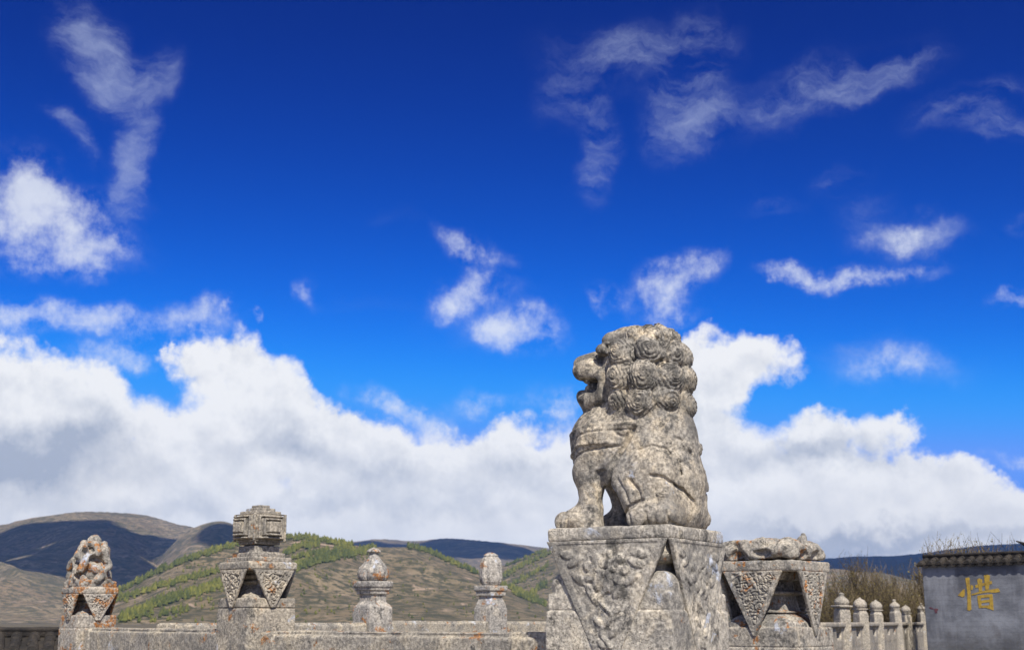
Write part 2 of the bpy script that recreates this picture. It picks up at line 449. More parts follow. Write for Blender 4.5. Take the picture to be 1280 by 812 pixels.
# ------------------------------------------------------------------ materials
def new_mat(name, rough=0.9):
    m = bpy.data.materials.new(name); m.use_nodes = True
    t = NT(m.node_tree)
    b = m.node_tree.nodes['Principled BSDF']
    b.inputs['Roughness'].default_value = rough
    b.inputs['Specular IOR Level'].default_value = 0.25
    return m, t, b
def stone(name, base=(.46, .40, .305), cool=(.22, .205, .18), dark=0.5, orange=0.4, pale=0.35, streak=0.4, bump=1.0, seed=0.0, fine=1.0, speck=1.0, zdark=None, blue=(.46, .50, .58)):
    m, t, b = new_mat(name, 0.92)
    co = t.n('ShaderNodeTexCoord').outputs['Object']
    oi = t.n('ShaderNodeObjectInfo').outputs['Random']
    P = t.vmath('ADD', co, t.vmath('SCALE', (3.1, 5.7, 2.3), scale=t.math('ADD', t.math('MULTIPLY', oi, 9.0), seed)))
    geo = t.n('ShaderNodeNewGeometry')
    ns = t.n('ShaderNodeSeparateXYZ'); t.put(ns.inputs[0], geo.outputs['Normal'])
    up = ns.outputs[2]
    big = t.noise(P, 3.2 * fine, 4, .6)
    mid = t.noise(P, 11 * fine, 6, .68)
    fn = t.noise(P, 60 * fine, 5, .7)
    col = t.mix(t.ramp(t.math('ADD', t.math('MULTIPLY', big, .6), t.math('MULTIPLY', mid, .4)), .40, .60), base, cool)
    # rain-washed warm patches and granular colour
    col = t.mix(t.ramp(t.noise(P, 7 * fine, 5, .65, .6), .50, .66), col, (base[0] * 1.22, base[1] * 1.18, base[2] * 1.1))
    col = t.mix(t.ramp(fn, .36, .68), t.mix(0.62, col, (.075, .07, .063)), t.mix(0.25, col, (.76, .69, .57)))
    # black crust lichen: blotches broken by fine speckle, and runs down the faces
    sp = t.noise(P, 26 * fine, 6, .78, .3)
    stv = t.mapping(P, sc=(9 * fine, 9 * fine, 1.3 * fine), typ='POINT')
    st = t.noise(stv, 1.0, 6, .7)
    dk = t.math('ADD', t.math('MULTIPLY', t.math('SUBTRACT', sp, .5), 1.7), t.math('SUBTRACT', mid, .5))
    dk = t.math('ADD', dk, t.math('MULTIPLY', t.math('SUBTRACT', st, .5), 1.6 * streak))
    if zdark:      # old growth sits thickest on the rain-catching top of the carving
        sz = t.n('ShaderNodeSeparateXYZ'); t.put(sz.inputs[0], co)
        dk = t.math('ADD', dk, t.ramp(t.math('ADD', sz.outputs[2], t.math('MULTIPLY', big, .12)), zdark[0], zdark[1], 0, zdark[2]))
    dk = t.ramp(dk, .30 - .62 * dark, .52 - .40 * dark, 0, .80)
    col = t.mix(dk, col, (.040, .039, .037))
    # broad grey weather stains
    lg = t.noise(t.vmath('ADD', P, (1.7, 8.8, 3.9)), 2.4 * fine, 5, .68, .7)
    col = t.mix(t.ramp(lg, .50, .66, 0, .62), col, t.mix(t.ramp(sp, .35, .65), (.085, .082, .078), (.20, .19, .172)))
    # dark specks
    vs = t.voro(P, 95 * fine)
    sk = t.math('MULTIPLY', t.ramp(vs, .12, .30, 1, 0), t.ramp(t.noise(P, 13 * fine, 3, .6), .47, .60))
    col = t.mix(t.math('MULTIPLY', sk, min(1.0, .75 * speck)), col, (.035, .034, .032))
    # pale blue-grey crust
    pl = t.math('MULTIPLY', t.ramp(t.noise(t.vmath('ADD', P, (4.4, 1.2, 7.7)), 4.5 * fine, 5, .62, .4), .68 - .12 * pale, .73 - .12 * pale), t.ramp(t.noise(P, 34 * fine, 5, .75), .40, .56))
    col = t.mix(t.math('MULTIPLY', pl, .8), col, blue)
    # orange lichen, thickest on ledges
    on = t.noise(t.vmath('ADD', P, (9.1, 2.2, 3.3)), 9.0 * fine, 6, .68, .5)
    on = t.math('ADD', on, t.math('MULTIPLY', t.math('ABSOLUTE', up), .035))
    og = t.math('MULTIPLY', t.ramp(on, .72 - .16 * orange, .76 - .16 * orange), t.ramp(t.noise(P, 42 * fine, 4, .75), .38, .52))
    ocol = t.mix(t.ramp(fn, .4, .62), (.19, .075, .022), (.43, .185, .048))
    col = t.mix(t.math('MULTIPLY', og, .92), col, ocol)
    t.put(b.inputs['Base Color'], col)
    hgt = t.math('ADD', t.math('MULTIPLY', fn, .5), t.math('ADD', t.math('MULTIPLY', mid, .9), t.math('MULTIPLY', sp, .8)))
    hgt = t.math('SUBTRACT', hgt, t.math('MULTIPLY', sk, .5))
    bp = t.n('ShaderNodeBump'); bp.inputs['Strength'].default_value = 0.75 * bump; bp.inputs['Distance'].default_value = 0.012
    t.put(bp.inputs['Height'], hgt)
    t.put(b.inputs['Normal'], bp.outputs[0])
    return m

M_LION = stone("weathered_lion_stone", base=(.57, .485, .36), cool=(.27, .25, .22), dark=.44, orange=.22, pale=.05, streak=.7, seed=1.3, zdark=(.42, .62, .14))
M_PED = stone("pedestal_stone", base=(.60, .54, .44), cool=(.32, .30, .265), dark=.42, orange=.34, pale=.50, streak=.8, seed=5.0, speck=1.2)
M_RPED = stone("broken_pedestal_stone", base=(.48, .43, .35), cool=(.25, .235, .21), dark=.46, orange=.85, pale=.45, streak=.5, seed=2.0)
M_POST = stone("post_stone", base=(.48, .415, .315), cool=(.27, .245, .205), dark=.32, orange=.60, pale=.3, streak=.5, seed=8.0)
M_POSTO = stone("rusty_post_stone", base=(.46, .41, .34), cool=(.26, .245, .22), dark=.42, orange=1.15, pale=.4, streak=.6, seed=11.0)
M_RAIL = stone("rail_stone", base=(.48, .42, .32), cool=(.30, .275, .235), dark=.34, orange=.72, pale=.62, streak=.3, seed=14.0, blue=(.60, .63, .66))
M_FAR = stone("far_post_stone", base=(.46, .425, .375), cool=(.27, .26, .245), dark=.40, orange=.85, pale=.6, streak=.6, seed=17.0, fine=.7)
M_PALE = stone("pale_baluster_stone", base=(.45, .395, .31), cool=(.31, .28, .235), dark=.20, orange=.45, pale=.3, streak=.4, seed=21.0, fine=.6)

# ================================================================== STONE LION
TH = math.radians(32)
nvec = np.array([-math.sin(TH), -math.cos(TH)]); fvec = np.array([-math.cos(TH), math.sin(TH)])
PC = np.array([.57, 5.92]); ZP = 1.709
def lp(px, py, b):
    """a spot of the statue seen at a place in the photograph, b metres to the statue's left of its middle"""
    d = ray(px, py); d = d / d[1]
    a = ((PC[1] + b * nvec[1]) * d[0] - PC[0] - b * nvec[0]) / (fvec[0] - fvec[1] * d[0])
    return a, EYE + (PC[1] + a * fvec[1] + b * nvec[1]) * d[2] - ZP

def spiral_boss(G, c, r, T=None, axis=None, pitch=0.0165, amp=0.0070, squash=0.85, hand=1):
    """a snail curl: ball with a spiral ridge wound about its outward axis"""
    c = np.array(c, float); ax = np.array(axis, float); ax /= np.linalg.norm(ax)
    u = np.cross(ax, [0, 0, 1.0]); u /= np.linalg.norm(u); v = np.cross(ax, u)
    def f(X, Y, Z):
        x, y, z = X - c[0], Y - c[1], Z - c[2]
        w = x * ax[0] + y * ax[1] + z * ax[2]
        p = x * u[0] + y * u[1] + z * u[2]; q = x * v[0] + y * v[1] + z * v[2]
        rr = np.sqrt(p * p + q * q)
        d = np.sqrt(rr * rr + (w / squash) ** 2) - r
        rr = rr * (1 + .12 * np.sin(np.arctan2(q, p) * 2 + c[0] * 90)) + .004 * np.sin(q * 120 + c[2] * 70)
        ph = rr / pitch - hand * np.arctan2(q, p) / (2 * math.pi)
        rid = np.abs(ph - np.floor(ph) - 0.5) * 2          # 0 at ridge, 1 in the groove
        cone = np.maximum(0, 1 - rr / (r * 0.9)) * 0.010   # the eye of the curl stands out a little
        return d * 0.8 + amp * (rid ** 2 * 1.6 - 0.6) - cone
    G.add((f, c - r * 1.1, c + r * 1.1), 0.006, T)

def build_lion():
    G = Grid((-.42, -.31, -.02), (.40, .33, 1.02), 0.0052)
    A = G.add
    # trunk
    A(ell((-.135, 0, .17), (.185, .205, .22)))
    A(cap((-.115, 0, .24), (-.065, 0, .50), .205, .190), .06)
    A(ell((-.16, 0, .40), (.135, .165, .19)), .05)
    A(ell((.10, 0, .43), (.215, .185, .17)), .05)
    A(ell((.06, 0, .33), (.20, .165, .12)), .05)
    A(ell((.118, 0, .335), (.190, .160, .135)), .04)
    A(cap((-.03, 0, .5), (-.03, 0, .66), .17, .15), .05)
    # haunches
    for s in (1, -1):
        A(ell((-.12, .15 * s, .205), (.175, .095, .20)), .03)
        A(cap((.0, .160 * s, .265), (-.130, .195 * s, .07), .066, .060), .03)
        A(ell((-.185, .195 * s, .05), (.098, .066, .060)), .02)
        A(ell((-.205, .125 * s, .07), (.085, .10, .10)), .03)
        # front leg
        A(cap((.105, .125 * s, .40), (.16, .145 * s, .26), .115, .080), .035)
        A(cap((.155, .145 * s, .26), (.142, .165 * s, .10), .070, .052), .03)
        A(cap((.142, .165 * s, .10), (.148, .17 * s, .0), .052, .066), .02)
        A(ell((.20, .175 * s, .04), (.085, .078, .060)), .02)
        for i, q in enumerate((-.055, -.02, .02, .055)):
            A(ell((.278 - abs(q) * .45, .175 * s + q, .034), (.046, .0195, .046)), .004)
            A(ell((-.100 - abs(q) * .45, .205 * s + q, .034), (.046, .0195, .044)), .004)
        A(cap((.150, .165 * s, .12), (.225, .175 * s, .035), .040, .046), .02)
        # elbow tuft
        A(ell((.05, .15 * s, .245), (.03, .03, .05)), .03)
    A(ell((-.19, 0, .09), (.125, .19, .13)), .03)
    # carve the daylight between forelegs and belly
    for s in (1, -1):
        G.cut(ell((.022, .15 * s, .080), (.068, .11, .115)), .02)
    G.cut(cap((.044, -.3, .06), (.044, .3, .06), .046, .046), .015)
    G.cut(cap((.060, -.3, .13), (.060, .3, .13), .040, .040), .02)
    G.cut(ell((.15, 0, .06), (.20, .075, .15)), .02)
    # breast band, its tail over the shoulder and the hanging strap
    def band(X, Y, Z):
        zl = .345 + .03 * sstep(.05, .22, np.abs(Y)) - .02 * X
        zh = .452 + .02 * sstep(.05, .2, np.abs(Y))
        m = sstep(-.004, .004, Z - zl) * sstep(-.004, .004, zh - Z) * sstep(-.025, -.01, X + .5 * (Z - .40))
        edge = sstep(-.004, .004, Z - zl - .012) * sstep(-.004, .004, zh - .012 - Z)
        beads = .0022 * np.sin(X * 190 + np.abs(Y) * 150) * edge
        st = sstep(-.004, .004, .024 - np.abs(X - .135)) * sstep(-.004, .004, Z - .44) * (np.abs(Y) > .06)
        knot = sstep(-.004, .004, .030 - np.abs((X + .02) + .62 * (Z - .40))) * sstep(-.004, .004, Z - .26) * sstep(-.004, .004, .47 - Z) * (np.abs(Y) > .1)
        return -(.0095 * m - .004 * m * edge + beads * m) - .008 * st * (1 - m) - .008 * knot * (1 - m)
    G.mod(band, (-.15, -.31, .24), (.36, .33, .56))
    # incised lines on both flanks, taken from the photograph
    def groove(pts, w=.006, amp=.010, b=.22):
        P = np.array([lp(x, y, b) for x, y in pts])
        lo = (P[:, 0].min() - .03, -.31, P[:, 1].min() - .03); hi = (P[:, 0].max() + .03, .33, P[:, 1].max() + .03)
        def f(X, Y, Z):
            dd = np.full(np.broadcast(X, Z).shape, 9.0)
            for (x0, z0), (x1, z1) in zip(P[:-1], P[1:]):
                L2 = (x1 - x0) ** 2 + (z1 - z0) ** 2 + 1e-9
                t = np.clip(((X - x0) * (x1 - x0) + (Z - z0) * (z1 - z0)) / L2, 0, 1)
                dd = np.minimum(dd, np.sqrt((X - x0 - t * (x1 - x0)) ** 2 + (Z - z0 - t * (z1 - z0)) ** 2))
            return amp * np.exp(-(dd / w) ** 2) * sstep(.03, .06, np.abs(Y))
        G.mod(f, lo, hi)
    groove([(799, 562), (812, 556), (826, 560), (836, 572), (840, 590), (836, 604)], .007, .012)
    groove([(814, 594), (828, 596), (840, 608), (846, 622), (849, 640), (853, 655)], .007, .016)
    groove([(790, 600), (800, 612), (803, 624), (792, 636)], .008, .012)
    groove([(858, 560), (850, 575), (856, 592), (852, 610), (858, 630), (866, 655)], .006, .011)
    groove([(866, 552), (864, 575), (871, 596), (867, 618), (873, 645)], .006, .011)
    groove([(876, 570), (874, 595), (880, 618), (878, 650)], .006, .011)
    groove([(780, 643), (788, 633), (798, 629), (806, 625)], .006, .012)
    groove([(842, 556), (846, 568), (842, 578)], .006, .008)
    groove([(788, 533), (780, 552), (770, 572), (762, 592), (757, 612)], .013, .022)
    groove([(766, 540), (775, 545), (787, 535)], .005, .007)
    groove([(716, 545), (735, 541), (753, 538), (785, 535)], .0045, .008)
    groove([(711, 574), (730, 565), (752, 559), (771, 556)], .0055, .010)
    groove([(743, 512), (741, 540)], .004, .006)
    groove([(752, 512), (751, 538)], .004, .006)
    groove([(820, 612), (824, 636), (822, 655)], .006, .008)
    rgl = random.Random(5)
    for cx, cy, n_ in [(846, 566, 3), (858, 572, 4), (870, 590, 4), (876, 618, 4), (862, 615, 3), (868, 640, 4), (880, 640, 3), (838, 552, 2)]:
        for q in range(n_):
            ox = cx + (q - n_ / 2) * 3.4
            groove([(ox - 3, cy - 9 + q), (ox + 1.5, cy - 4 + q), (ox + 2, cy + 3 + q), (ox - 1.5, cy + 9 + q)], .0042, .0075)
    groove([(741, 560), (738, 575), (735, 592)], .004, .005); groove([(748, 560), (746, 580), (742, 600)], .004, .005)
    groove([(775, 600), (785, 615), (789, 628)], .007, .008); groove([(812, 640), (814, 655)], .005, .008); groove([(834, 640), (836, 658)], .005, .008)
    groove([(786, 645), (788, 657)], .004, .010); groove([(793, 643), (796, 657)], .004, .010)
    groove([(706, 643), (702, 657)], .004, .009); groove([(714, 645), (711, 660)], .004, .009)
    # locks of hair curling down the back of the haunch
    for s in (1, -1):
        for (a, b_, z, r) in [(-.215, .125, .36, .036), (-.232, .125, .285, .036), (-.232, .14, .215, .036), (-.235, .12, .14, .038), (-.215, .175, .26, .032), (-.215, .175, .14, .036), (-.22, .165, .06, .040), (-.262, .05, .36, .036), (-.262, .06, .25, .038), (-.25, .07, .10, .04)]:
            dv = np.array([a + .11, b_ * s * 1.1]); dv = dv / np.linalg.norm(dv) * .020
            spiral_boss(G, (a + dv[0], b_ * s + dv[1], z), r, axis=(a + .11, b_ * s * 1.1, .05), pitch=.013, amp=.0055, squash=.7, hand=s)
    # tail laid up along the spine
    for i in range(7):
        z = .10 + i * .055
        A(ell((-.268 + .004 * i, .016 * math.sin(i * 1.9), z), (.026, .040, .045)), .012)

    # ---------------- head, turned a little to its left
    T = RotZ((-.060, 0, -.012), math.radians(9), scale=(.875, .90, .985))
    H = lambda prim, k=.02: G.add(prim, k, T)
    H(ell((-.01, 0, .745), (.190, .182, .198)), .03)                  # mane mass
    H(ell((.080, 0, .79), (.150, .148, .165)), .03)                    # skull front
    for s in (1, -1):
        H(ell((.135, .080 * s, .705), (.095, .062, .105)), .02)        # cheek and jowl
        H(ell((.158, .070 * s, .903), (.054, .055, .042)), .02)       # brow
        H(ell((.295, .062 * s, .772), (.090, .056, .058)), .018)       # upper lip
        H(cap((.345, .035 * s, .752), (.205, .120 * s, .728), .020, .028), .012)   # lip fold
        H(cap((.195, .120 * s, .735), (.205, .108 * s, .63), .030, .026), .012)    # corner of the mouth
        H(cap((.205, .102 * s, .635), (.29, .062 * s, .612), .040, .036), .012)
    H(cap((.12, 0, .845), (.32, 0, .815), .055, .050), .02)            # bridge
    H(ell((.350, 0, .805), (.050, .066, .052)), .012)                  # nose
    for s in (1, -1):
        H(ell((.350, .052 * s, .802), (.030, .028, .030)), .008)       # nostril wing
    H(ell((.275, 0, .640), (.100, .088, .038)), .012)                  # lower jaw
    H(cap((.352, 0, .655), (.315, 0, .612), .036, .046), .015)         # lower lip
    H(cap((.290, 0, .595), (.255, 0, .530), .045, .05), .015)           # chin and beard
    H(ell((.11, 0, .60), (.12, .125, .065)), .02)
    for s in (1, -1):                                                  # open mouth
        G.cut(ell((.325, .100 * s, .703), (.120, .078, .025)), .006, T)
    G.cut(ell((.385, 0, .703), (.070, .10, .019)), .004, T)
    for s in (1, -1):
        H(cap((.300, .060 * s, .725), (.298, .060 * s, .708), .012, .008), .002)   # fang
        H(cap((.325, .040 * s, .645), (.325, .040 * s, .664), .010, .006), .002)
        G.cut(ell((.392, .032 * s, .800), (.014, .013, .011)), .004, T)
        G.cut(ell((.205, .128 * s, .858), (.036, .030, .022)), .006, T)
        H(ell((.194, .114 * s, .855), (.040, .034, .026)), .003)       # eyeball
        H(cap((.228, .082 * s, .880), (.155, .138 * s, .880), .0095, .0095), .003)
        H(cap((.225, .090 * s, .832), (.155, .136 * s, .836), .009, .009), .003)
    H(ell((.275, 0, .690), (.062, .050, .030)), .006)                   # tongue
    H(ell((.085, 0, .905), (.115, .125, .065)), .02)
    H(ell((.035, 0, .925), (.125, .135, .050)), .02)                    # forehead locks
    for i in range(9):                                                  # combed hair on the crown
        y = -.14 + .035 * i
        H(cap((.105 - .45 * abs(y), y, .950 - .45 * abs(y)), (-.12, y * 1.1, .945 - .35 * abs(y)), .013, .015), .007)
    # rows of snail curls
    def row(z, R, angs, r, c0=-.015):
        for an in angs:
            for s in ((1, -1) if an < 179 else (1,)):
                t = math.radians(an)
                x, y = c0 + R * math.cos(t), R * .97 * math.sin(t) * s
                j = [math.sin(an * 1.7 + z * 40 + s + i * 2.1) for i in range(4)]
                spiral_boss(G, (x + .006 * j[0], y + .005 * j[1], z + .008 * j[2]), r * (1 + .08 * j[3]), T, (math.cos(t) + .12 * j[1], math.sin(t) * s, (z - .72) * 1.2 + .15 * j[0]), pitch=.0165 * (1 + .12 * j[2]), hand=s if j[0] > -.3 else -s)
    row(.925, .070, (55, 118, 179), .050)
    row(.895, .125, (76, 122, 166), .058)
    row(.815, .178, (66, 108, 150), .076)
    row(.815, .180, (180,), .070)
    row(.700, .190, (62, 102, 142), .079)
    row(.700, .195, (180,), .075)
    row(.588, .182, (58, 97, 136), .080)
    row(.580, .190, (175,), .072)
    row(.650, .175, (122, 160), .045)
    row(.525, .14, (80, 120, 150), .055)
    # under the mane the neck stays deep
    V, Fc = G.mesh(.0030, 2.0, 22)
    V[:, 2] = np.maximum(V[:, 2], -.004)
    return mesh_obj('stone_lion', V, Fc, M_LION, loc=(PC[0], PC[1], ZP), rz=math.atan2(fvec[1], fvec[0]))
lion = build_lion()
tag(lion, 'large seated stone lion with curled mane and open mouth on the tall pedestal', 'statue')

# ================================================================== CARVED PEDESTALS AND POSTS
def scrolls(X, Z, s, seed):
    """worn scrollwork: ridges that wander and curl"""
    a = fbm(X, X * 0, Z, s, 2, seed); b = fbm(X, X * 0, Z, s, 2, seed + 31)
    w = np.sin(9.0 * a + s * .6 * X) * np.cos(9.0 * b + s * .5 * Z)
    return np.clip(np.abs(w) * 2.2, 0, 1) * 2 - 1
def flower(X, Z):
    """peony with leaves and a tendril hanging to the tip of the cloth"""
    h = np.full(np.broadcast(X, Z).shape, 0.0)
    def petal(cx, cz, r1, r2, ang, amp):
        c, s_ = math.cos(ang), math.sin(ang)
        u = ((X - cx) * c + (Z - cz) * s_) / r1; v = (-(X - cx) * s_ + (Z - cz) * c) / r2
        q = u * u + v * v
        return amp * np.clip(1.25 * (1 - q), 0, 1) ** .6 * (0.75 + .25 * q)
    for k in range(9):
        t = k * 2 * math.pi / 9 + .3
        h = np.maximum(h, petal(.075 * math.cos(t), -.135 + .055 * math.sin(t), .042, .026, t, .016))
    for k in range(6):
        t = k * 2 * math.pi / 6
        h = np.maximum(h, petal(.035 * math.cos(t), -.125 + .028 * math.sin(t), .028, .018, t + .5, .020))
    for cx, cz, an in [(-.15, -.10, .4), (.15, -.09, -.5), (-.125, -.17, -.6), (.13, -.165, .6), (-.06, -.215, -1.0), (.075, -.22, 1.1), (-.17, -.065, 0), (.19, -.06, .2)]:
        h = np.maximum(h, petal(cx, cz, .045, .020, an, .012))
    zc = np.clip((Z + .22) / -.25, 0, 1)
    st = np.abs(X - .035 * np.sin(zc * 11) * (1 - .5 * zc))
    h = np.maximum(h, .011 * np.clip(1 - (st / .016) ** 2, 0, 1) * (Z < -.18) * (Z > -.46))
    for k in range(5):
        z0 = -.26 - k * .045; sg = -1 if k % 2 else 1
        h = np.maximum(h, petal(sg * (.05 - .006 * k), z0, .030, .016, sg * .7, .011))
    return h

def pendant_mesh(w_top, w_tip, dep, thick, relief, vox, seed, rim=.018, band=.03):
    """a corner of the stone cloth: a triangle hanging down one face, relief towards +y, hung from z=0"""
    G = Grid((-w_top, -thick, -dep - .01), (w_top, thick + .03, .004), vox)
    sl = (w_top - w_tip) / dep
    n = math.sqrt(1 + sl * sl)
    def f(X, Y, Z):
        e = (np.abs(X) - (w_top + sl * Z)) / n
        inner = sstep(.0, .008, -e - rim) * sstep(0, .006, -Z - band)
        r = relief(X, Z) * inner - .004 * inner
        d = np.maximum(np.maximum(e, Y - thick - r), np.maximum(-Y - thick, Z))
        return np.maximum(d, -dep - Z)
    G.add((f, G.lo, G.hi))
    return G.mesh(.0042, seed, 13)

def clothed_post(name, label, cat, group, mat, X, Y, yaw, ztop, s, slab_t=.065, opening=.20, course=(.285, .36), tip=.52, wtop=.78, wtip=.05, bf=(.965, .977), out=-.002,
                 relief='scroll', inner='dome', vox=.006, seed=0.0, apron=True, neck=.70, sides=(0, 1, 2, 3)):
    """square stone post under a stone cloth laid cornerwise: slab, four hanging cloth corners, neck and block"""
    root = empty(name, (X, Y, 0), yaw)
    tag(root, label, cat, group)
    h = s / 2
    # slab
    G = Grid((-h, -h, -slab_t), (h, h, 0), vox)
    G.add(rbox((0, 0, -slab_t / 2), (h, h, slab_t / 2), .016))
    V, Fc = G.mesh(.0065 if s > .5 else .0045, seed, 9); V[:, 2] += ztop
    mesh_obj('slab', V, Fc, mat, root)
    # core: capital ring, neck, rounded shoulder, courses
    bh = h * bf[0]
    G = Grid((-h * max(bf), -h * max(bf), -1.0), (h * max(bf), h * max(bf), -slab_t), vox)
    if inner == 'dome':
        G.add(lathe((0, 0, 0), [(-opening - .02, .84 * bh), (-.165, .84 * bh), (-.155, .95 * bh), (-.130, 1.0 * bh), (-.09, .99 * bh), (-slab_t - .004, .95 * bh)], .85))
        G.add(rbox((0, 0, -(opening + course[0]) / 2 - .04), (bh * .99, bh * .99, (course[0] - opening) / 2 + .045), .055))
    elif inner == 'vase':
        o = opening
        G.add(lathe((0, 0, 0), [(-o - .01, .80 * bh), (-o + .015, .80 * bh), (-o + .022, .66 * bh), (-o + .045, .56 * bh), (-o * .64, .44 * bh), (-o * .58, .52 * bh), (-o * .52, .52 * bh), (-o * .49, .40 * bh), (-o * .43, .58 * bh), (-o * .36, .58 * bh), (-o * .34, .50 * bh), (-slab_t, .55 * bh)], .0))
    else:   # squared bell on a cushion
        o = opening
        G.add(lathe((0, 0, 0), [(-o - .01, .93 * bh), (-o + .004, .93 * bh), (-o * .93, .90 * bh), (-o * .86, .80 * bh), (-o * .80, .62 * bh), (-o * .785, .60 * bh), (-o * .78, .68 * bh), (-o * .765, .68 * bh), (-o * .75, .52 * bh), (-o * .52, .44 * bh), (-o * .50, .58 * bh), (-o * .46, .58 * bh), (-o * .44, .42 * bh), (-slab_t - .06, .40 * bh), (-slab_t - .05, .55 * bh), (-slab_t, .60 * bh)], .72))
    G.add(rbox((0, 0, -(course[0] + course[1]) / 2 if inner == 'dome' else -(opening + course[1]) / 2), (bh, bh, (course[1] - (course[0] if inner == 'dome' else opening)) / 2), .009))
    G.add(rbox((0, 0, -course[1] - .4), (h * bf[1], h * bf[1], .4), .010))
    V, Fc = G.mesh(.0055 if s > .5 else .0038, seed + 3, 9)
    keep = V[:, 2] > -2
    V[:, 2] += ztop
    mesh_obj('block', V, Fc, mat, root)
    # the block runs on down to the paving
    zb = ztop - .98
    if zb > .05:
        bm = bmesh.new()
        bmesh.ops.create_cube(bm, size=1.0, matrix=Matrix.Translation((0, 0, zb / 2 - .001)) @ Matrix.Diagonal((h * bf[1] * 1.99, h * bf[1] * 1.99, zb, 1)))
        bmesh.ops.bevel(bm, geom=bm.edges[:], offset=.008, segments=2, affect='EDGES')
        me = bpy.data.meshes.new('base'); bm.to_mesh(me); bm.free(); me.materials.append(mat)
        link(bpy.data.objects.new('base', me), root)
    # four hanging corners of the cloth
    rel = {'scroll': lambda x, z: .0065 * scrolls(x, z, 16 if s > .5 else 26, seed), 'flower': flower}[relief]
    V, Fc = pendant_mesh(h * wtop, wtip, tip - slab_t, .011 if s > .5 else .008, rel, .0042 if s > .5 else .0038, seed + 7, .030 if s > .5 else .012, .012)
    me0 = None
    for k in sides:
        if me0 is None:
            o = mesh_obj('cloth_corner', V, Fc, mat, root); me0 = o
        else:
            o = me0.copy(); scene.collection.objects.link(o); o.parent = root
        a = k * math.pi / 2
        dd = h + out
        o.location = (-math.sin(a) * dd, math.cos(a) * dd, ztop - slab_t + .003); o.rotation_euler = (0, 0, a)
    return root

# yaw: local +x runs along the balustrade (away to the left), local +y faces the viewer's left front
YAW_L = math.atan2(fvec[1], fvec[0])
ped = clothed_post('stone_pedestal', 'tall stone pedestal with carved flower cloth corners carrying the seated lion', 'pedestal', None, M_PED,
                   PC[0], PC[1], YAW_L, ZP, .60, slab_t=.062, opening=.20, course=(.285, .36), tip=.565, wtop=.985, wtip=.05, relief='flower', inner='dome', seed=2.0, bf=(1.0, 1.025), out=.002, sides=(0, 1, 2))

# ------------------------------------------------------------------ what is left of the twin lion on the next pedestal
def solve_Z(px, py, Y): return at(px, py, Y)[2]
TH2 = math.radians(38)
n2v = np.array([-math.sin(TH2), -math.cos(TH2)]); f2v = np.array([-math.cos(TH2), math.sin(TH2)])
YAW_R = math.atan2(f2v[1], f2v[0])
RPC = np.array([at(965, 700, 9.15)[0], 9.15])
RZ = solve_Z(990, 698.5, RPC[1] - .42)
clothed_post('stone_pedestal', 'stone pedestal bearing a broken statue base, a squared bell showing in its corner opening', 'pedestal', None, M_RPED,
             RPC[0], RPC[1], YAW_R, RZ, .60, slab_t=.075, opening=.445, course=(.445, .575), tip=.505, wtop=.74, wtip=.012, relief='scroll', inner='bell', seed=6.0, bf=(.99, 1.0), out=.0)
def build_remains():
    G = Grid((-.33, -.31, -.02), (.33, .31, .20), .0065)
    A = G.add
    A(rbox((0, 0, .055), (.30, .275, .05), .03), .02)
    rg = random.Random(4)
    for (a, b, z, ra, rb, rz_) in [(-.20, .15, .085, .10, .10, .075), (.19, .16, .075, .11, .09, .07), (.02, .05, .105, .20, .14, .055), (.20, -.13, .075, .10, .10, .065), (-.2, -.14, .08, .10, .11, .06), (-.03, -.16, .085, .12, .09, .06)]:
        A(ell((a, b, z), (ra, rb, rz_)), .02)
    A(cap((-.24, -.05, .10), (-.19, -.12, .185), .05, .012), .02)
    A(cap((-.10, -.20, .10), (-.13, -.22, .17), .05, .015), .02)
    A(cap((.25, .2, .10), (-.05, .24, .125), .035, .03), .02)
    A(cap((-.28, .22, .055), (-.14, .27, .06), .05, .045), .015)
    G.cut(ell((.12, .29, .02), (.075, .08, .055)), .01)
    G.cut(ell((.27, .28, .02), (.05, .07, .05)), .01)
    G.cut(ell((-.06, .29, .045), (.07, .05, .03)), .01)
    G.cut(ell((-.31, .1, .03), (.05, .06, .04)), .01)
    G.cut(ell((-.31, -.1, .03), (.05, .05, .04)), .01)
    G.mod(lambda X, Y, Z: .018 * fbm(X, Y, Z, 11, 3, 5.0) + .016 * np.minimum(0, .4 - np.abs(fbm(X, Y, Z, 7, 2, 9.0)) * 3) * -1)
    V, Fc = G.mesh(.006, 3.0, 26)
    V[:, 2] = np.maximum(V[:, 2], -.003)
    return mesh_obj('broken_statue', V, Fc, M_RPED, loc=(RPC[0], RPC[1], RZ + .002), rz=YAW_R)
tag(build_remains(), 'shattered remains of a stone statue lying low on the right hand pedestal', 'statue')

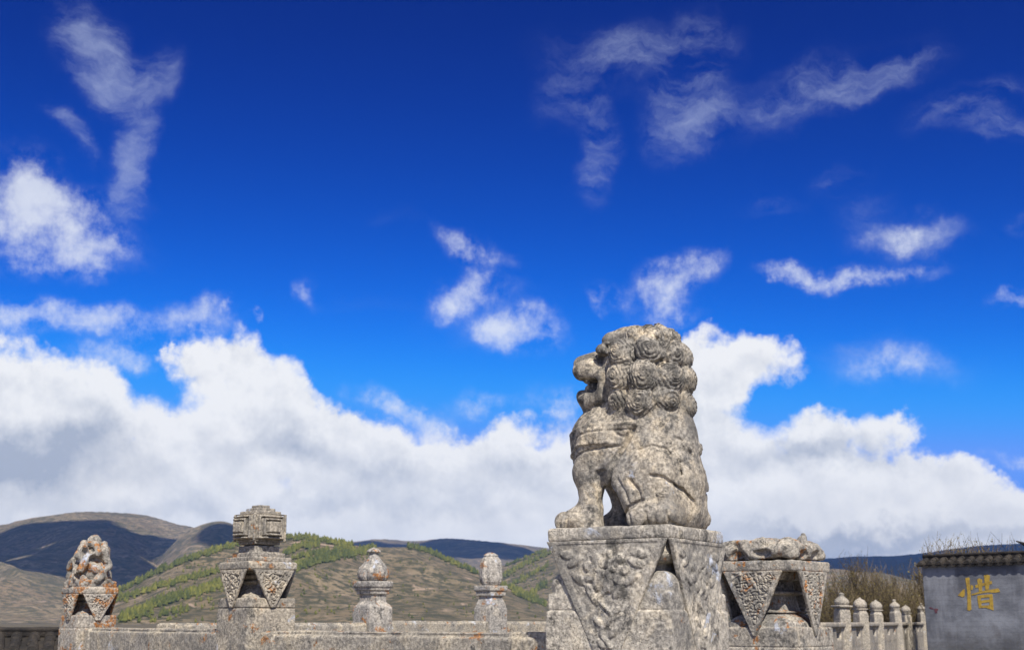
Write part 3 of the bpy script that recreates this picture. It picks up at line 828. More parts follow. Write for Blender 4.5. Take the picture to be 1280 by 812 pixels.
# ------------------------------------------------------------------ front balustrade: two carved posts and the rails between
def post_at(px, ypx, Y): 
    x, y, z = at(px, ypx, Y); return x, z
CX, CZ = post_at(323, 702.5, 7.64)
TH3 = math.radians(46)
YAW_C = math.atan2(math.sin(TH3), -math.cos(TH3))
cpost = clothed_post('balustrade_post', 'square balustrade post topped by a stepped geometric stone cube', 'post', 'posts of the front balustrade', M_POST,
                     CX, 7.64, YAW_C, CZ, .335, slab_t=.050, opening=.205, course=(.205, .262), tip=.262, wtop=.83, wtip=.015, inner='vase', vox=.0045, seed=12.0)
def cube_finial():
    G = Grid((-.17, -.17, 0), (.17, .17, .39), .0034)
    G.add(rbox((0, 0, .014), (.140, .140, .014), .006))
    G.add(rbox((0, 0, .041), (.112, .112, .014), .006))
    G.add(rbox((0, 0, .065), (.088, .088, .03), .006))
    c = .200
    G.add(rbox((0, 0, c), (.112, .112, .080), .003))
    for k in range(1, 4):
        ins = .112 - .0240 * k; inz = .084 - .0090 * k; out = .112 + .0170 * k; oz = .080 + .0180 * k
        G.add(rbox((0, 0, c), (out, ins, inz), .003)); G.add(rbox((0, 0, c), (ins, out, inz), .003)); G.add(rbox((0, 0, c), (ins * 1.05, ins * 1.05, oz), .003))
    def grooves(X, Y, Z):      # dark joints between the nested frames
        z = Z - c
        ax, ay, az_ = np.abs(X), np.abs(Y), np.abs(z) * 1.30
        a = 0
        for k in range(1, 4):
            ins = .112 - .0240 * k + .0045
            for p, q, r in ((ax, ay, az_), (ay, ax, az_), (az_, ax, ay)):
                m = np.maximum(q, r)
                a = a + .015 * np.exp(-((m - ins) / .0048) ** 2) * (p > m * .98)
        return a * (np.abs(z) < .17) * (z > -.14)
    G.mod(grooves)
    return G.mesh(.0016, 9.0, 18)
V, Fc = cube_finial()
fin = mesh_obj('stepped_cube_finial', V, Fc, M_POST, cpost, loc=(0, 0, CZ - .002))

LX, LZ = post_at(113, 733.5, 9.85)
TH4 = math.radians(46)
YAW_P = math.atan2(math.sin(TH4), -math.cos(TH4))
lpost = clothed_post('balustrade_post', 'balustrade post with a ruined openwork carving on top, beside the dark tiled wall', 'post', 'posts of the front balustrade', M_POSTO,
                     LX, 9.85, YAW_P, LZ, .315, slab_t=.055, opening=.205, course=(.205, .30), tip=.245, wtop=.84, wtip=.02, inner='vase', vox=.0052, seed=15.0)
def ruin_finial():
    G = Grid((-.19, -.17, -.02), (.19, .17, .43), .005)
    rg = random.Random(11)
    G.add(rbox((0, 0, .02), (.145, .145, .03), .012))
    # a figure's stump in the middle and twisting stone cords round it
    G.add(ell((.0, .0, .12), (.12, .11, .14)), .01); G.add(ell((.01, .01, .24), (.095, .085, .10)), .02)
    G.add(ell((-.01, 0, .345), (.052, .05, .055)), .02)
    G.add(cap((.0, 0, .2), (-.005, 0, .33), .06, .035), .02)
    cords = [[(.13, .10, .03), (.12, .12, .14), (.07, .11, .21), (.10, .05, .27)], [(-.13, .10, .03), (-.06, .13, .10), (-.11, .10, .19), (-.13, .02, .26), (-.06, .02, .33)],
             [(-.12, -.09, .03), (-.14, -.02, .12), (-.09, .06, .16), (-.03, .12, .23), (-.07, .10, .30)], [(.02, .14, .03), (.0, .13, .12), (.05, .10, .19), (-.01, .09, .27)],
             [(-.14, .02, .05), (-.13, -.07, .16), (-.13, -.03, .26), (-.07, -.05, .32)], [(.10, -.12, .03), (.13, -.03, .13), (.11, .01, .22), (.06, .03, .3)],
             [(-.03, .13, .07), (-.09, .13, .13), (-.10, .10, .22), (-.05, .08, .28)], [(-.04, -.13, .03), (.04, -.12, .14), (-.02, -.10, .24), (-.06, -.07, .3)]]
    for c in cords:
        for p, q in zip(c[:-1], c[1:]):
            G.add(cap(p, q, .024 + .008 * rg.random(), .022 + .010 * rg.random()), .008)
    for i in range(30):
        t = rg.random() * 6.283; r = .06 + .07 * rg.random(); z = .05 + .28 * rg.random()
        r *= 1 - .45 * z
        G.add(ell((r * math.cos(t), r * math.sin(t), z), (.022 + .02 * rg.random(),) * 3), .012)
    for x, y, z, r in [(-.07, .13, .085, .034), (-.13, .06, .20, .036), (.05, .13, .10, .030), (-.08, .10, .255, .026), (.02, .12, .2, .026), (-.13, -.06, .10, .036)]:
        G.cut(ell((x, y, z), (r, r, r * 1.15)), .008)
    G.mod(lambda X, Y, Z: .012 * fbm(X, Y, Z, 18, 3, 1.0))
    return G.mesh(.005, 4.0, 30)
V, Fc = ruin_finial()
mesh_obj('openwork_carving', V, Fc, M_POSTO, lpost, loc=(0, 0, LZ - .004))

def rail(name, label, mat, p0, p1, zt, depth=.14, h=.30, seed=0.0, vox=.009, group=None, endblock=True, lip=.018):
    """stone rail from p0 to p1: rounded coping, sunk face, slab below"""
    p0 = np.array(p0); p1 = np.array(p1); L = np.linalg.norm(p1 - p0)
    u = (p1 - p0) / L; c = (p0 + p1) / 2
    root = empty(name, (c[0], c[1], 0), math.atan2(u[1], u[0]))
    tag(root, label, 'balustrade', group)
    G = Grid((-L / 2, -depth / 2, zt - h), (L / 2, depth / 2, zt), vox)
    G.add(rbox((0, 0, zt - .0325), (L / 2, depth / 2 - .012, .0325), .016))
    G.add(rbox((0, 0, zt - lip - (h - lip) / 2), (L / 2, depth / 2, (h - lip) / 2), .010))
    G.mod(lambda X, Y, Z: .006 * fbm(X, Y, Z, 5, 3, seed) - .010 * np.exp(-((Z - (zt - lip)) / .006) ** 2) * -1 * (np.abs(Y) > depth / 2 - .03))
    if endblock:
        for s in (-1, 1):
            G.add(rbox((s * (L / 2 - .055), 0, zt - h / 2 - .004), (.055, depth / 2 + .012, h / 2 - .004), .008))
    V, Fc = G.mesh(.0035, seed, 10)
    mesh_obj('coping', V, Fc, mat, root)
    bm = bmesh.new()
    zb = zt - h
    bmesh.ops.create_cube(bm, size=1.0, matrix=Matrix.Translation((0, 0, zb / 2)) @ Matrix.Diagonal((L, depth * .8, zb - .004, 1)))
    bmesh.ops.bevel(bm, geom=bm.edges[:], offset=.006, segments=1, affect='EDGES')
    me = bpy.data.meshes.new('slab_panel'); bm.to_mesh(me); bm.free(); me.materials.append(mat)
    link(bpy.data.objects.new('slab_panel', me), root)
    return root
FG = 'rails of the front balustrade'
cpos = np.array([CX, 7.64]); lpos = np.array([LX, 9.85])
e1 = PC + fvec * .27 + nvec * .05
d1 = (cpos - e1) / np.linalg.norm(cpos - e1)
rail('balustrade_rail', 'lichen spotted stone rail running from the stepped cube post to the lion pedestal', M_RAIL, e1, cpos - d1 * .15, EYE - .047, seed=1.0, group=FG, vox=.0075)
d2 = (lpos - cpos) / np.linalg.norm(lpos - cpos)
rail('balustrade_rail', 'stone rail between the ruined openwork post and the stepped cube post', M_RAIL, cpos + d2 * .15, lpos - d2 * .14, EYE - .040, seed=5.0, group=FG, vox=.0085)

# ------------------------------------------------------------------ balustrade on the far side of the terrace
def far_post(px, Y, s, yaw, zslab, bulb, label):
    x, _, zt = at(px, zslab, Y)
    root = empty('balustrade_post', (x, Y, 0), yaw); tag(root, label, 'post', 'posts of the far balustrade')
    h = s / 2
    G = Grid((-h, -h, 0), (h, h, .50), .008)
    if bulb == 'bulb':
        G.add(lathe((0, 0, 0), [(-.01, .10), (.01, .155), (.05, .180), (.10, .185), (.15, .165), (.20, .125), (.26, .075), (.305, .052), (.320, .055), (.330, .085), (.350, .082), (.378, .035), (.386, .005)], 0, 8, .20))
    else:
        G.add(lathe((0, 0, 0), [(-.01, .09), (.012, .115), (.05, .140), (.10, .150), (.28, .142), (.33, .125), (.365, .10), (.372, .085), (.385, .10), (.40, .085), (.425, .04), (.43, .005)], 0, 8, .15))
    V, Fc = G.mesh(.006, px, 14); V[:, 2] += zt - .004
    mesh_obj('finial', V, Fc, M_FAR, root)
    G = Grid((-h, -h, -1.0), (h, h, 0), .0095)
    if bulb == 'bulb':
        G.add(rbox((0, 0, -.035), (h, h, .035), .008)); G.add(rbox((0, 0, -.085), (h * .9, h * .9, .022), .008)); G.add(rbox((0, 0, -.125), (h * .80, h * .80, .022), .008))
        G.add(rbox((0, 0, -.19), (h * .66, h * .66, .06), .008)); G.add(lathe((0, 0, 0), [(-.29, .98 * h), (-.27, .93 * h), (-.24, .74 * h), (-.22, .64 * h)], .95))
    else:
        G.add(rbox((0, 0, -.035), (h, h, .035), .008)); G.add(rbox((0, 0, -.105), (h * .88, h * .88, .03), .008))
        G.add(rbox((0, 0, -.16), (h * .70, h * .70, .04), .008)); G.add(lathe((0, 0, 0), [(-.29, .96 * h), (-.24, .92 * h), (-.20, .84 * h), (-.16, .72 * h)], .95))
    G.add(rbox((0, 0, -.64), (h * .97, h * .97, .36), .01))
    V, Fc = G.mesh(.005, px + 2, 9); V[:, 2] += zt
    mesh_obj('block', V, Fc, M_FAR, root)
    bm = bmesh.new(); zb = zt - .99
    bmesh.ops.create_cube(bm, size=1.0, matrix=Matrix.Translation((0, 0, zb / 2)) @ Matrix.Diagonal((s * .96, s * .96, zb, 1)))
    me = bpy.data.meshes.new('base'); bm.to_mesh(me); bm.free(); me.materials.append(M_FAR)
    link(bpy.data.objects.new('base', me), root)
    return np.array([x, Y])
YAW_F = math.radians(44)
fp1 = far_post(466.5, 14.9, .335, YAW_F, 726, 'bulb', 'far balustrade post with a fluted onion shaped finial and button tip')
fp2 = far_post(613.5, 16.9, .315, YAW_F, 731.5, 'bud', 'far balustrade post with a blunt barrel shaped bud finial')
dF = (fp2 - fp1) / np.linalg.norm(fp2 - fp1)
FR = 'rails of the far balustrade'
zF = EYE + .015
rail('balustrade_rail', 'low stone rail on the far side between the onion post and the barrel post', M_RAIL, fp1 + dF * .14, fp2 - dF * .13, zF, .12, .28, 9.0, .011, FR)
rail('balustrade_rail', 'far stone rail running from the barrel post behind the lion pedestal', M_RAIL, fp2 + dF * .13, fp2 + dF * 3.4, EYE + .012, .12, .28, 11.0, .012, FR)
rail('balustrade_rail', 'far stone rail left of the onion post, seen past the stepped cube post', M_RAIL, fp1 - dF * 3.1, fp1 - dF * .14, EYE - .006, .12, .28, 13.0, .012, FR)

# ------------------------------------------------------------------ pale balustrade in the distance at the right
def baluster(kind, seed):
    h = .138
    G = Grid((-.20, -.20, -.9), (.20, .20, .66), .0135)
    G.add(rbox((0, 0, -.35), (h, h, .55), .015))
    G.add(rbox((0, 0, .10), (h, h, .17), .045))
    if kind == 0:
        G.add(rbox((0, 0, .285), (.12, .12, .03), .01)); G.add(rbox((0, 0, .325), (.175, .175, .022), .01))
        G.add(lathe((0, 0, .345), [(-.01, .11), (.02, .15), (.06, .168), (.11, .15), (.155, .10), (.19, .055), (.205, .05), (.22, .068), (.24, .065), (.262, .01)]))
    elif kind == 1:
        G.add(rbox((0, 0, .30), (.11, .11, .05), .01)); G.add(rbox((0, 0, .335), (.14, .14, .014), .008))
        G.add(lathe((0, 0, .345), [(-.01, .10), (.03, .155), (.08, .170), (.13, .160), (.18, .125), (.21, .08), (.23, .035), (.255, .02), (.265, .004)]))
    else:
        G.add(rbox((0, 0, .30), (.11, .11, .05), .01)); G.add(rbox((0, 0, .34), (.13, .13, .012), .008))
        G.add(lathe((0, 0, .35), [(-.01, .10), (.03, .15), (.075, .165), (.12, .145), (.165, .085), (.19, .05), (.21, .05), (.235, .06), (.26, .05), (.28, .01)]))
    V, Fc = G.mesh(.009, seed, 7)
    V[:, :2] *= .93
    return V, Fc
bases = [baluster(k, 3.0 + k) for k in range(3)]
BS = [(1051, 27.0, 740, 0), (1074.5, 30.2, 745.5, 1), (1094, 33.5, 748.5, 1), (1118, 39.0, 748, 2), (1131.5, 42.7, 755, 1), (1151, 50.0, 753, 2)]
TOPZ = [.605, .61, .63]
tips = ['with a banded collar and knobbed onion finial, nearest the broken pedestal', 'with a plain pointed cap, second from the broken pedestal', 'with an orange stained neck and pointed cap, third from the broken pedestal',
        'with a knobbed cap and clean pale shaft, fourth from the broken pedestal', 'small and far, standing close behind the knobbed fourth post', 'pinkish and half hidden by the edge of the grey wall']
BLG = 'posts of the pale far balustrade'
bpos = []
for i, (px, Y, ty, k) in enumerate(BS):
    x, _, z = at(px, ty, Y)
    V, Fc = bases[k]
    sc = 1.0
    o = mesh_obj('baluster_post', V, Fc, M_PALE, loc=(x, Y, z - TOPZ[k]), rz=math.radians(20 + 5 * math.sin(i * 2.3)))
    o.rotation_euler.x = .018 * math.sin(i * 1.7); o.rotation_euler.y = .022 * math.cos(i * 2.9)
    # plinth down to the ground
    hh = z - TOPZ[k] - .88
    tag(o, 'pale stone post ' + tips[i], 'post', BLG)
    bm = bmesh.new()
    bmesh.ops.create_cube(bm, size=1.0, matrix=Matrix.Translation((0, 0, -.89 - hh / 2)) @ Matrix.Diagonal((.36, .36, max(hh, .05), 1)))
    me = bpy.data.meshes.new('plinth'); bm.to_mesh(me); bm.free(); me.materials.append(M_PALE)
    link(bpy.data.objects.new('plinth', me), o)
    bpos.append(np.array([x, Y]))
def far_panel(p0, p1, label, seed):
    L = np.linalg.norm(p1 - p0); u = (p1 - p0) / L; c = (p0 + p1) / 2
    zt = EYE - .005
    half = L / 2 - .13
    G = Grid((-half, -.09, zt - 1.25), (half, .09, zt), .02)
    G.add(rbox((0, 0, zt - .05), (half, .085, .05), .025))
    G.add(rbox((0, 0, zt - .68), (half, .03, .58), .01))
    nn = max(1, int(round(L / 2.0)))
    for i in range(nn):
        cx = -half + (2 * half) * (i + .5) / nn
        for s in (-1, 1):
            G.cut(ell((cx + s * .20, 0, zt - .225), (.18, .3, .105)), .01)
        G.cut(ell((cx, 0, zt - .255), (.12, .3, .06)), .01)
        for s in (-1, 1):
            G.cut(rbox((cx, s * .04, zt - .72), (half / nn * .82, .018, .22), .01))
    V, Fc = G.mesh(.004, seed, 6)
    o = mesh_obj('pierced_balustrade', V, Fc, M_PALE, loc=(c[0], c[1], 0), rz=math.atan2(u[1], u[0]))
    tag(o, label, 'balustrade', 'panels of the pale far balustrade')
for i in range(5):
    far_panel(bpos[i], bpos[i + 1], 'pierced pale stone panel between the ' + ['first and second', 'second and third', 'third and fourth', 'fourth and fifth', 'fifth and last'][i] + ' pale posts counted from the broken pedestal', 5.0 + i)
uu = (bpos[0] - bpos[1]) / np.linalg.norm(bpos[0] - bpos[1])
far_panel(bpos[0] + uu * 3.3, bpos[0], 'pierced pale stone panel half hidden behind the broken statue pedestal', 12.0)

# ================================================================== GROUND, HILLS, FAR WOOD
def ground_mat():
    m, t, b = new_mat("dry_ground", 1.0)
    P = t.n('ShaderNodeTexCoord').outputs['Object']
    a = t.noise(P, .35, 6, .65); c = t.noise(P, 4.0, 5, .7)
    col = t.mix(t.ramp(a, .35, .65), (.105, .088, .056), (.075, .066, .04))
    col = t.mix(t.ramp(c, .4, .7), col, (.15, .125, .085))
    t.put(b.inputs['Base Color'], col)
    bp = t.n('ShaderNodeBump'); bp.inputs['Distance'].default_value = .05; t.put(bp.inputs['Height'], c); t.put(b.inputs['Normal'], bp.outputs[0])
    return m
M_GROUND = ground_mat()
gV = [(-9000, -2500, 0), (9000, -2500, 0), (9000, 12000, 0), (-9000, 12000, 0)]
tag(mesh_obj('ground', gV, [(0, 1, 2, 3)], M_GROUND, smooth=False), kind='structure')

def paving_mat():
    m, t, b = new_mat("paving_stone", .9)
    P = t.n('ShaderNodeTexCoord').outputs['Object']
    br = t.n('ShaderNodeTexBrick'); t.put(br.inputs['Vector'], P)
    br.inputs['Color1'].default_value = (.30, .27, .22, 1); br.inputs['Color2'].default_value = (.23, .21, .175, 1); br.inputs['Mortar'].default_value = (.09, .08, .065, 1)
    br.inputs['Scale'].default_value = 1.1; br.inputs['Mortar Size'].default_value = .012
    c = t.noise(P, 6, 6, .7)
    t.put(b.inputs['Base Color'], t.mix(t.ramp(c, .45, .7, 0, .6), br.outputs[0], (.12, .11, .095)))
    bp = t.n('ShaderNodeBump'); bp.inputs['Distance'].default_value = .01; t.put(bp.inputs['Height'], t.math('ADD', c, t.math('MULTIPLY', br.outputs[1], -.6))); t.put(b.inputs['Normal'], bp.outputs[0])
    return m
tag(mesh_obj('paving', [(-12, -6, .005), (12, -6, .005), (12, 17.5, .005), (-12, 17.5, .005)], [(0, 1, 2, 3)], paving_mat(), smooth=False), kind='structure')

def hill_mat(name, c1, c2, c3, scrub, bare, sc=1.0, dots=.5):
    m, t, b = new_mat(name, 1.0)
    P = t.n('ShaderNodeTexCoord').outputs['Object']
    big = t.noise(P, .0035 * sc, 6, .6, .4); mid = t.noise(P, .016 * sc, 7, .66); fine_ = t.noise(P, .09 * sc, 6, .7)
    col = t.mix(t.ramp(big, .40, .60), c1, c2)
    col = t.mix(t.ramp(mid, .44, .62), col, c3)
    col = t.mix(t.math('MULTIPLY', t.ramp(fine_, .44, .56), dots), col, scrub)
    v = t.voro(P, .16 * sc)
    col = t.mix(t.math('MULTIPLY', t.ramp(v, .15, .42, 1, 0), t.math('MULTIPLY', t.ramp(mid, .38, .6), dots)), col, (scrub[0] * .7, scrub[1] * .75, scrub[2] * .7))
    st = t.noise(t.vmath('ADD', P, (77, 13, 5)), .020 * sc, 6, .68, 1.2)
    col = t.mix(t.ramp(st, .60, .66, 0, bare), col, (.36, .265, .19))
    t.put(b.inputs['Base Color'], col)
    bp = t.n('ShaderNodeBump'); bp.inputs['Distance'].default_value = 3.0 / sc; bp.inputs['Strength'].default_value = .8
    t.put(bp.inputs['Height'], t.math('ADD', fine_, t.math('MULTIPLY', mid, 1.5))); t.put(b.inputs['Normal'], bp.outputs[0])
    return m

class Hill:
    def __init__(s, crest, rc, r0, re, gully, seed, gs, skew=0.0):
        pts = [azel(px, py) for px, py in crest]
        s.a = np.array([p[0] for p in pts]); s.e = np.array([p[1] for p in pts])
        s.rc, s.r0, s.re, s.g, s.seed, s.gs, s.skew = rc, r0, re, gully, seed, gs, skew
    def crest_r(s, az): return s.rc * (1 + .06 * np.sin(az * .31 + s.seed) + .03 * np.sin(az * .83 + 2 * s.seed))
    def z(s, az, r):
        rc = s.crest_r(az)
        # soften the polyline so that crests do not look cut with scissors
        e = sum(np.interp(az + d, s.a, s.e) for d in (-.35, -.18, 0, .18, .35)) / 5
        zc = EYE + rc * np.tan(np.radians(e))
        t = np.clip((r - s.r0) / (rc - s.r0), 0, 1)
        up = t ** 1.15 * (1 - .12 * np.sin(t * math.pi))
        q = np.clip((r - rc) / (s.re - rc), 0, 1)
        zz = np.where(r <= rc, zc * up, zc * (1 - q ** 1.3) - .02 * q * zc)
        x = r * np.sin(np.radians(az)); y = r * np.cos(np.radians(az))
        x2 = x + s.skew * y
        g1 = 1 - 2 * np.abs(fbm(x2, y * .45, x * 0, s.gs, 4, s.seed))
        g2 = fbm(x, y, x * 0, s.gs * 4, 4, s.seed + 3)
        env = np.clip(t * (1.02 - t) * 4, 0, 1) * (r <= rc) + np.clip(q * 2, 0, 1) * (1 - q) * (r > rc)
        zz = zz + zc * s.g * (env * (g1 * .8 - .5) + (.10 * env + .012) * g2 * 2)
        return np.maximum(zz, -2.0)
    def build(s, name, mat, daz=.065, nr=110):
        az = np.arange(s.a[0], s.a[-1], daz); 
        rr = np.concatenate([np.linspace(s.r0, s.rc * 1.1, nr), np.linspace(s.rc * 1.12, s.re, 16)])
        A, Rr = np.meshgrid(az, rr, indexing='ij')
        Z = s.z(A, Rr)
        X = Rr * np.sin(np.radians(A)); Y = Rr * np.cos(np.radians(A))
        V = np.stack([X, Y, Z], -1).reshape(-1, 3)
        n, mm = A.shape
        i = np.arange(n - 1)[:, None] * mm + np.arange(mm - 1)[None]
        Fc = np.stack([i, i + mm, i + mm + 1, i + 1], -1).reshape(-1, 4)[:, ::-1]
        o = mesh_obj(name, V, Fc, mat); tag(o, kind='structure')
        return o
    def hit(s, px, py):
        a, e = azel(px, py)
        rr = np.linspace(s.r0 * 1.02, s.rc * 1.08, 240)
        zz = s.z(np.full_like(rr, a), rr)
        over = zz >= EYE + rr * math.tan(math.radians(e))
        k = int(np.argmax(over)) if over.any() else int(np.argmax(zz / rr))
        r = rr[k]
        return r * math.sin(math.radians(a)), r * math.cos(math.radians(a)), zz[k]

M_HB = hill_mat("near_hill", (.190, .142, .082), (.130, .105, .056), (.235, .182, .110), (.062, .058, .028), .85, 1.0, 1.0)
M_HA = hill_mat("left_mountain", (.205, .150, .090), (.115, .098, .052), (.265, .205, .125), (.065, .064, .034), .7, .9, .85)
M_HD = hill_mat("far_range", (.15, .115, .075), (.10, .085, .06), (.23, .175, .10), (.07, .065, .05), .5, .9, .6)
M_HE = hill_mat("blue_range", (.085, .085, .075), (.07, .075, .065), (.11, .10, .085), (.05, .055, .045), .1, .4, .5)

hA = Hill([(-1900, 776), (-1500, 745), (-1000, 708), (-600, 682), (-300, 668), (-120, 664), (0, 656), (30, 648), (60, 643.5), (100, 639.5), (140, 640), (175, 643), (200, 649), (225, 656), (250, 660), (300, 668), (360, 690), (460, 760)], 3300, 1500, 5200, .30, 1.0, .0024, .3)
hA2 = Hill([(120, 790), (170, 735), (205, 690), (232, 664), (250, 656), (265, 651), (277, 649), (290, 653), (305, 661), (340, 676), (400, 700), (470, 760)], 2700, 1500, 3900, .26, 4.0, .0032, -.2)
hB = Hill([(60, 790), (105, 764), (149, 735), (195, 711), (232, 697), (270, 685), (300, 677.5), (340, 672.5), (365, 671), (385, 671.5), (420, 678.5), (475, 684), (514, 683), (530, 686), (545, 692), (595, 716), (640, 735), (680, 753), (740, 775), (800, 790)], 1450, 850, 2100, .26, 2.2, .0052, .5)
hC = Hill([(500, 790), (560, 745), (600, 722), (628, 707), (650, 697), (682, 687), (720, 679), (770, 676), (830, 684), (900, 704), (980, 728), (1060, 752), (1130, 790)], 2000, 1100, 2900, .26, 3.1, .0045, -.4)
hD = Hill([(250, 760), (330, 690), (400, 680), (440, 677), (465, 674), (485, 673), (505, 675.5), (525, 676), (548, 673), (565, 671.8), (580, 673), (605, 675), (640, 679), (684, 684), (740, 692), (850, 730), (900, 790)], 4300, 2500, 6000, .24, 5.5, .0024, .2)
hE = Hill([(800, 790), (860, 730), (930, 700), (1000, 697), (1035, 697.5), (1065, 695), (1090, 694.5), (1120, 694), (1150, 691), (1180, 686.5), (1215, 682), (1250, 680), (1300, 678), (1380, 682), (1500, 700), (1700, 740)], 4600, 2700, 6400, .2, 7.7, .0018, 0)
hF = Hill([(960, 790), (1000, 716), (1045, 709), (1075, 715), (1100, 714.5), (1128, 721), (1165, 731), (1220, 742), (1300, 790)], 2300, 1300, 3200, .3, 6.6, .002, .3)
hG = Hill([(1080, 790), (1100, 722), (1116, 706), (1135, 698), (1160, 693), (1200, 694), (1300, 720), (1400, 790)], 3300, 2000, 4300, .3, 8.8, .0015, .3)
for h_, m_, da in ((hA, M_HA, .08), (hA2, M_HA, .08), (hB, M_HB, .06), (hC, M_HB, .07), (hD, M_HD, .08), (hE, M_HE, .12), (hF, M_HA, .09), (hG, M_HE, .1)):
    h_.build('hills', m_, da)

def wood_mat():
    m, t, b = new_mat("larch_green", 1.0)
    g = t.n('ShaderNodeNewGeometry').outputs['Random Per Island']
    P = t.n('ShaderNodeTexCoord').outputs['Object']
    col = t.mix(g, (.070, .082, .018), (.165, .158, .032))
    col = t.mix(t.ramp(t.noise(P, .01, 3, .5), .45, .62), col, t.mix(g, (.050, .064, .018), (.105, .112, .026)))
    t.put(b.inputs['Base Color'], col)
    return m
def far_wood(name, hill, bands, spots, label, seed, size):
    rg = random.Random(seed)
    V, F = [], []
    def tree(x, y, z, h):
        w = h * rg.uniform(.26, .40); n0 = len(V); k = 6
        lx, ly = rg.uniform(-.1, .1) * h, rg.uniform(-.1, .1) * h
        for lev, (zz, rr) in enumerate(((-.08, .55), (.22, 1.0), (.58, .62))):
            for j in range(k):
                t = j * 6.283 / k + lev * .5; q = rr * w * rg.uniform(.65, 1.3)
                V.append((x + q * math.cos(t) + lx * zz, y + q * math.sin(t) + ly * zz, z + h * zz * rg.uniform(.9, 1.1)))
        V.append((x + lx, y + ly, z + h))
        for lev in range(2):
            for j in range(k):
                a = n0 + lev * k + j; b_ = n0 + lev * k + (j + 1) % k
                F.append((a, b_, b_ + k)); F.append((a, b_ + k, a + k))
        for j in range(k): F.append((n0 + 2 * k + j, n0 + 2 * k + (j + 1) % k, n0 + 3 * k))
    for pts, th, den, sc in bands:
        for (x0, y0), (x1, y1) in zip(pts[:-1], pts[1:]):
            L = math.hypot(x1 - x0, y1 - y0)
            for _ in range(int(L * th * den)):
                u = rg.random(); o = (rg.random() + rg.random() - 1) * th * .5
                x, y, z = hill.hit(x0 + (x1 - x0) * u, y0 + (y1 - y0) * u + o)
                tree(x, y, z, size * sc * rg.uniform(.6, 1.3))
    for (px0, py0, px1, py1, n, sc) in spots:
        for _ in range(n):
            x, y, z = hill.hit(rg.uniform(px0, px1), rg.uniform(py0, py1))
            tree(x, y, z, size * sc * rg.uniform(.4, 1.1))
    o = mesh_obj(name, V, F, M_WOOD, smooth=False)
    tag(o, label, 'wood', kind='stuff')
M_WOOD = wood_mat()
far_wood('hillside_wood', hB, [
    ([(128, 752), (149, 740), (195, 716), (232, 701), (270, 689), (300, 681)], 6, .30, 1.0),
    ([(143, 752), (185, 739), (225, 727), (262, 718), (300, 706)], 6, .28, .95),
    ([(150, 777), (175, 765), (200, 755), (222, 748), (240, 744), (275, 733)], 9, .30, 1.05),
    ([(325, 676), (365, 673), (395, 674), (420, 680), (440, 683)], 6, .36, 1.0),
    ([(355, 692), (380, 683), (400, 681)], 9, .30, .95),
    ([(368, 712), (395, 702), (425, 696), (455, 690), (470, 686)], 10, .36, 1.05),
    ([(365, 698), (400, 692), (440, 685)], 7, .22, .95),
    ([(510, 684), (528, 688), (545, 694), (570, 706), (596, 717), (620, 728), (645, 739), (682, 754)], 5, .34, 1.1),
    ([(640, 742), (682, 758)], 5, .3, 1.0),
    ([(150, 772), (200, 770), (235, 760)], 8, .06, .8),
], [(150, 745, 275, 780, 60, .8), (370, 700, 480, 780, 110, .5), (490, 690, 590, 775, 90, .45), (590, 725, 680, 775, 50, .5), (200, 705, 280, 745, 70, .6), (420, 683, 470, 700, 60, .7)],
    'belts of green larches planted in diagonal lines on the brown hill', 3, 5.4)
far_wood('hillside_wood', hC, [
    ([(628, 722), (650, 708), (672, 698), (690, 690)], 8, .22, .9),
    ([(640, 732), (660, 722), (684, 708)], 6, .2, .9),
    ([(662, 745), (684, 728)], 7, .26, 1.0),
    ([(632, 708), (655, 698), (684, 688)], 4, .2, .8),
], [(630, 700, 690, 750, 90, .7)], 'thin rows of green trees climbing the slope beside the lion pedestal', 5, 6.5)

# unseen clouds added high overhead, between the sun and the mountains, so that their shadows lie on the far slopes
def cloud_mat():
    m, t, b = new_mat("cloud_white", 1.0)
    b.inputs['Base Color'].default_value = (.9, .9, .9, 1)
    return m
M_CLOUD = cloud_mat()
def shadow_cloud(hill, spots, H, seed):
    pr = []
    for px, py, rx, ry in spots:
        x, y, z = hill.hit(px, py)
        k = (H - z) / sun_vec.z
        pr.append((x + sun_vec.x * k, y + sun_vec.y * k, rx, ry))
    xs = [p[0] for p in pr]; ys = [p[1] for p in pr]; m = max(max(p[2], p[3]) for p in pr)
    G = Grid((min(xs) - m, min(ys) - m, H - 90), (max(xs) + m, max(ys) + m, H + 150), 24.0)
    G.d[:] = 500
    for x, y, rx, ry in pr:
        G.add(ell((x, y, H), (rx, ry, 90)), 40)
    G.mod(lambda X, Y, Z: 150 * fbm(X, Y, Z * .3, .0045, 4, seed))
    V, Fc = G.mesh()
    if len(Fc): tag(mesh_obj('unseen_cloud', V, Fc, M_CLOUD), kind='structure')
shadow_cloud(hA, [(0, 684, 200, 210), (80, 680, 180, 150), (140, 672, 140, 110), (50, 706, 150, 130), (178, 686, 80, 110), (-100, 690, 300, 220), (118, 704, 100, 100)], 2300, 1.0)
shadow_cloud(hA2, [(285, 668, 90, 160)], 2100, 3.0)
shadow_cloud(hD, [(555, 684, 170, 200), (580, 692, 120, 150), (655, 694, 150, 180), (420, 690, 200, 200)], 2500, 5.0)
shadow_cloud(hE, [(1000, 706, 500, 700), (1060, 703, 500, 600), (1120, 703, 500, 600), (1180, 697, 500, 600), (1240, 692, 500, 600), (1300, 690, 500, 600)], 2500, 7.0)

shadow_cloud(hG, [(1120, 715, 400, 400), (1160, 705, 400, 400), (1200, 705, 400, 400)], 2400, 9.0)  # added out of view only to darken this hill

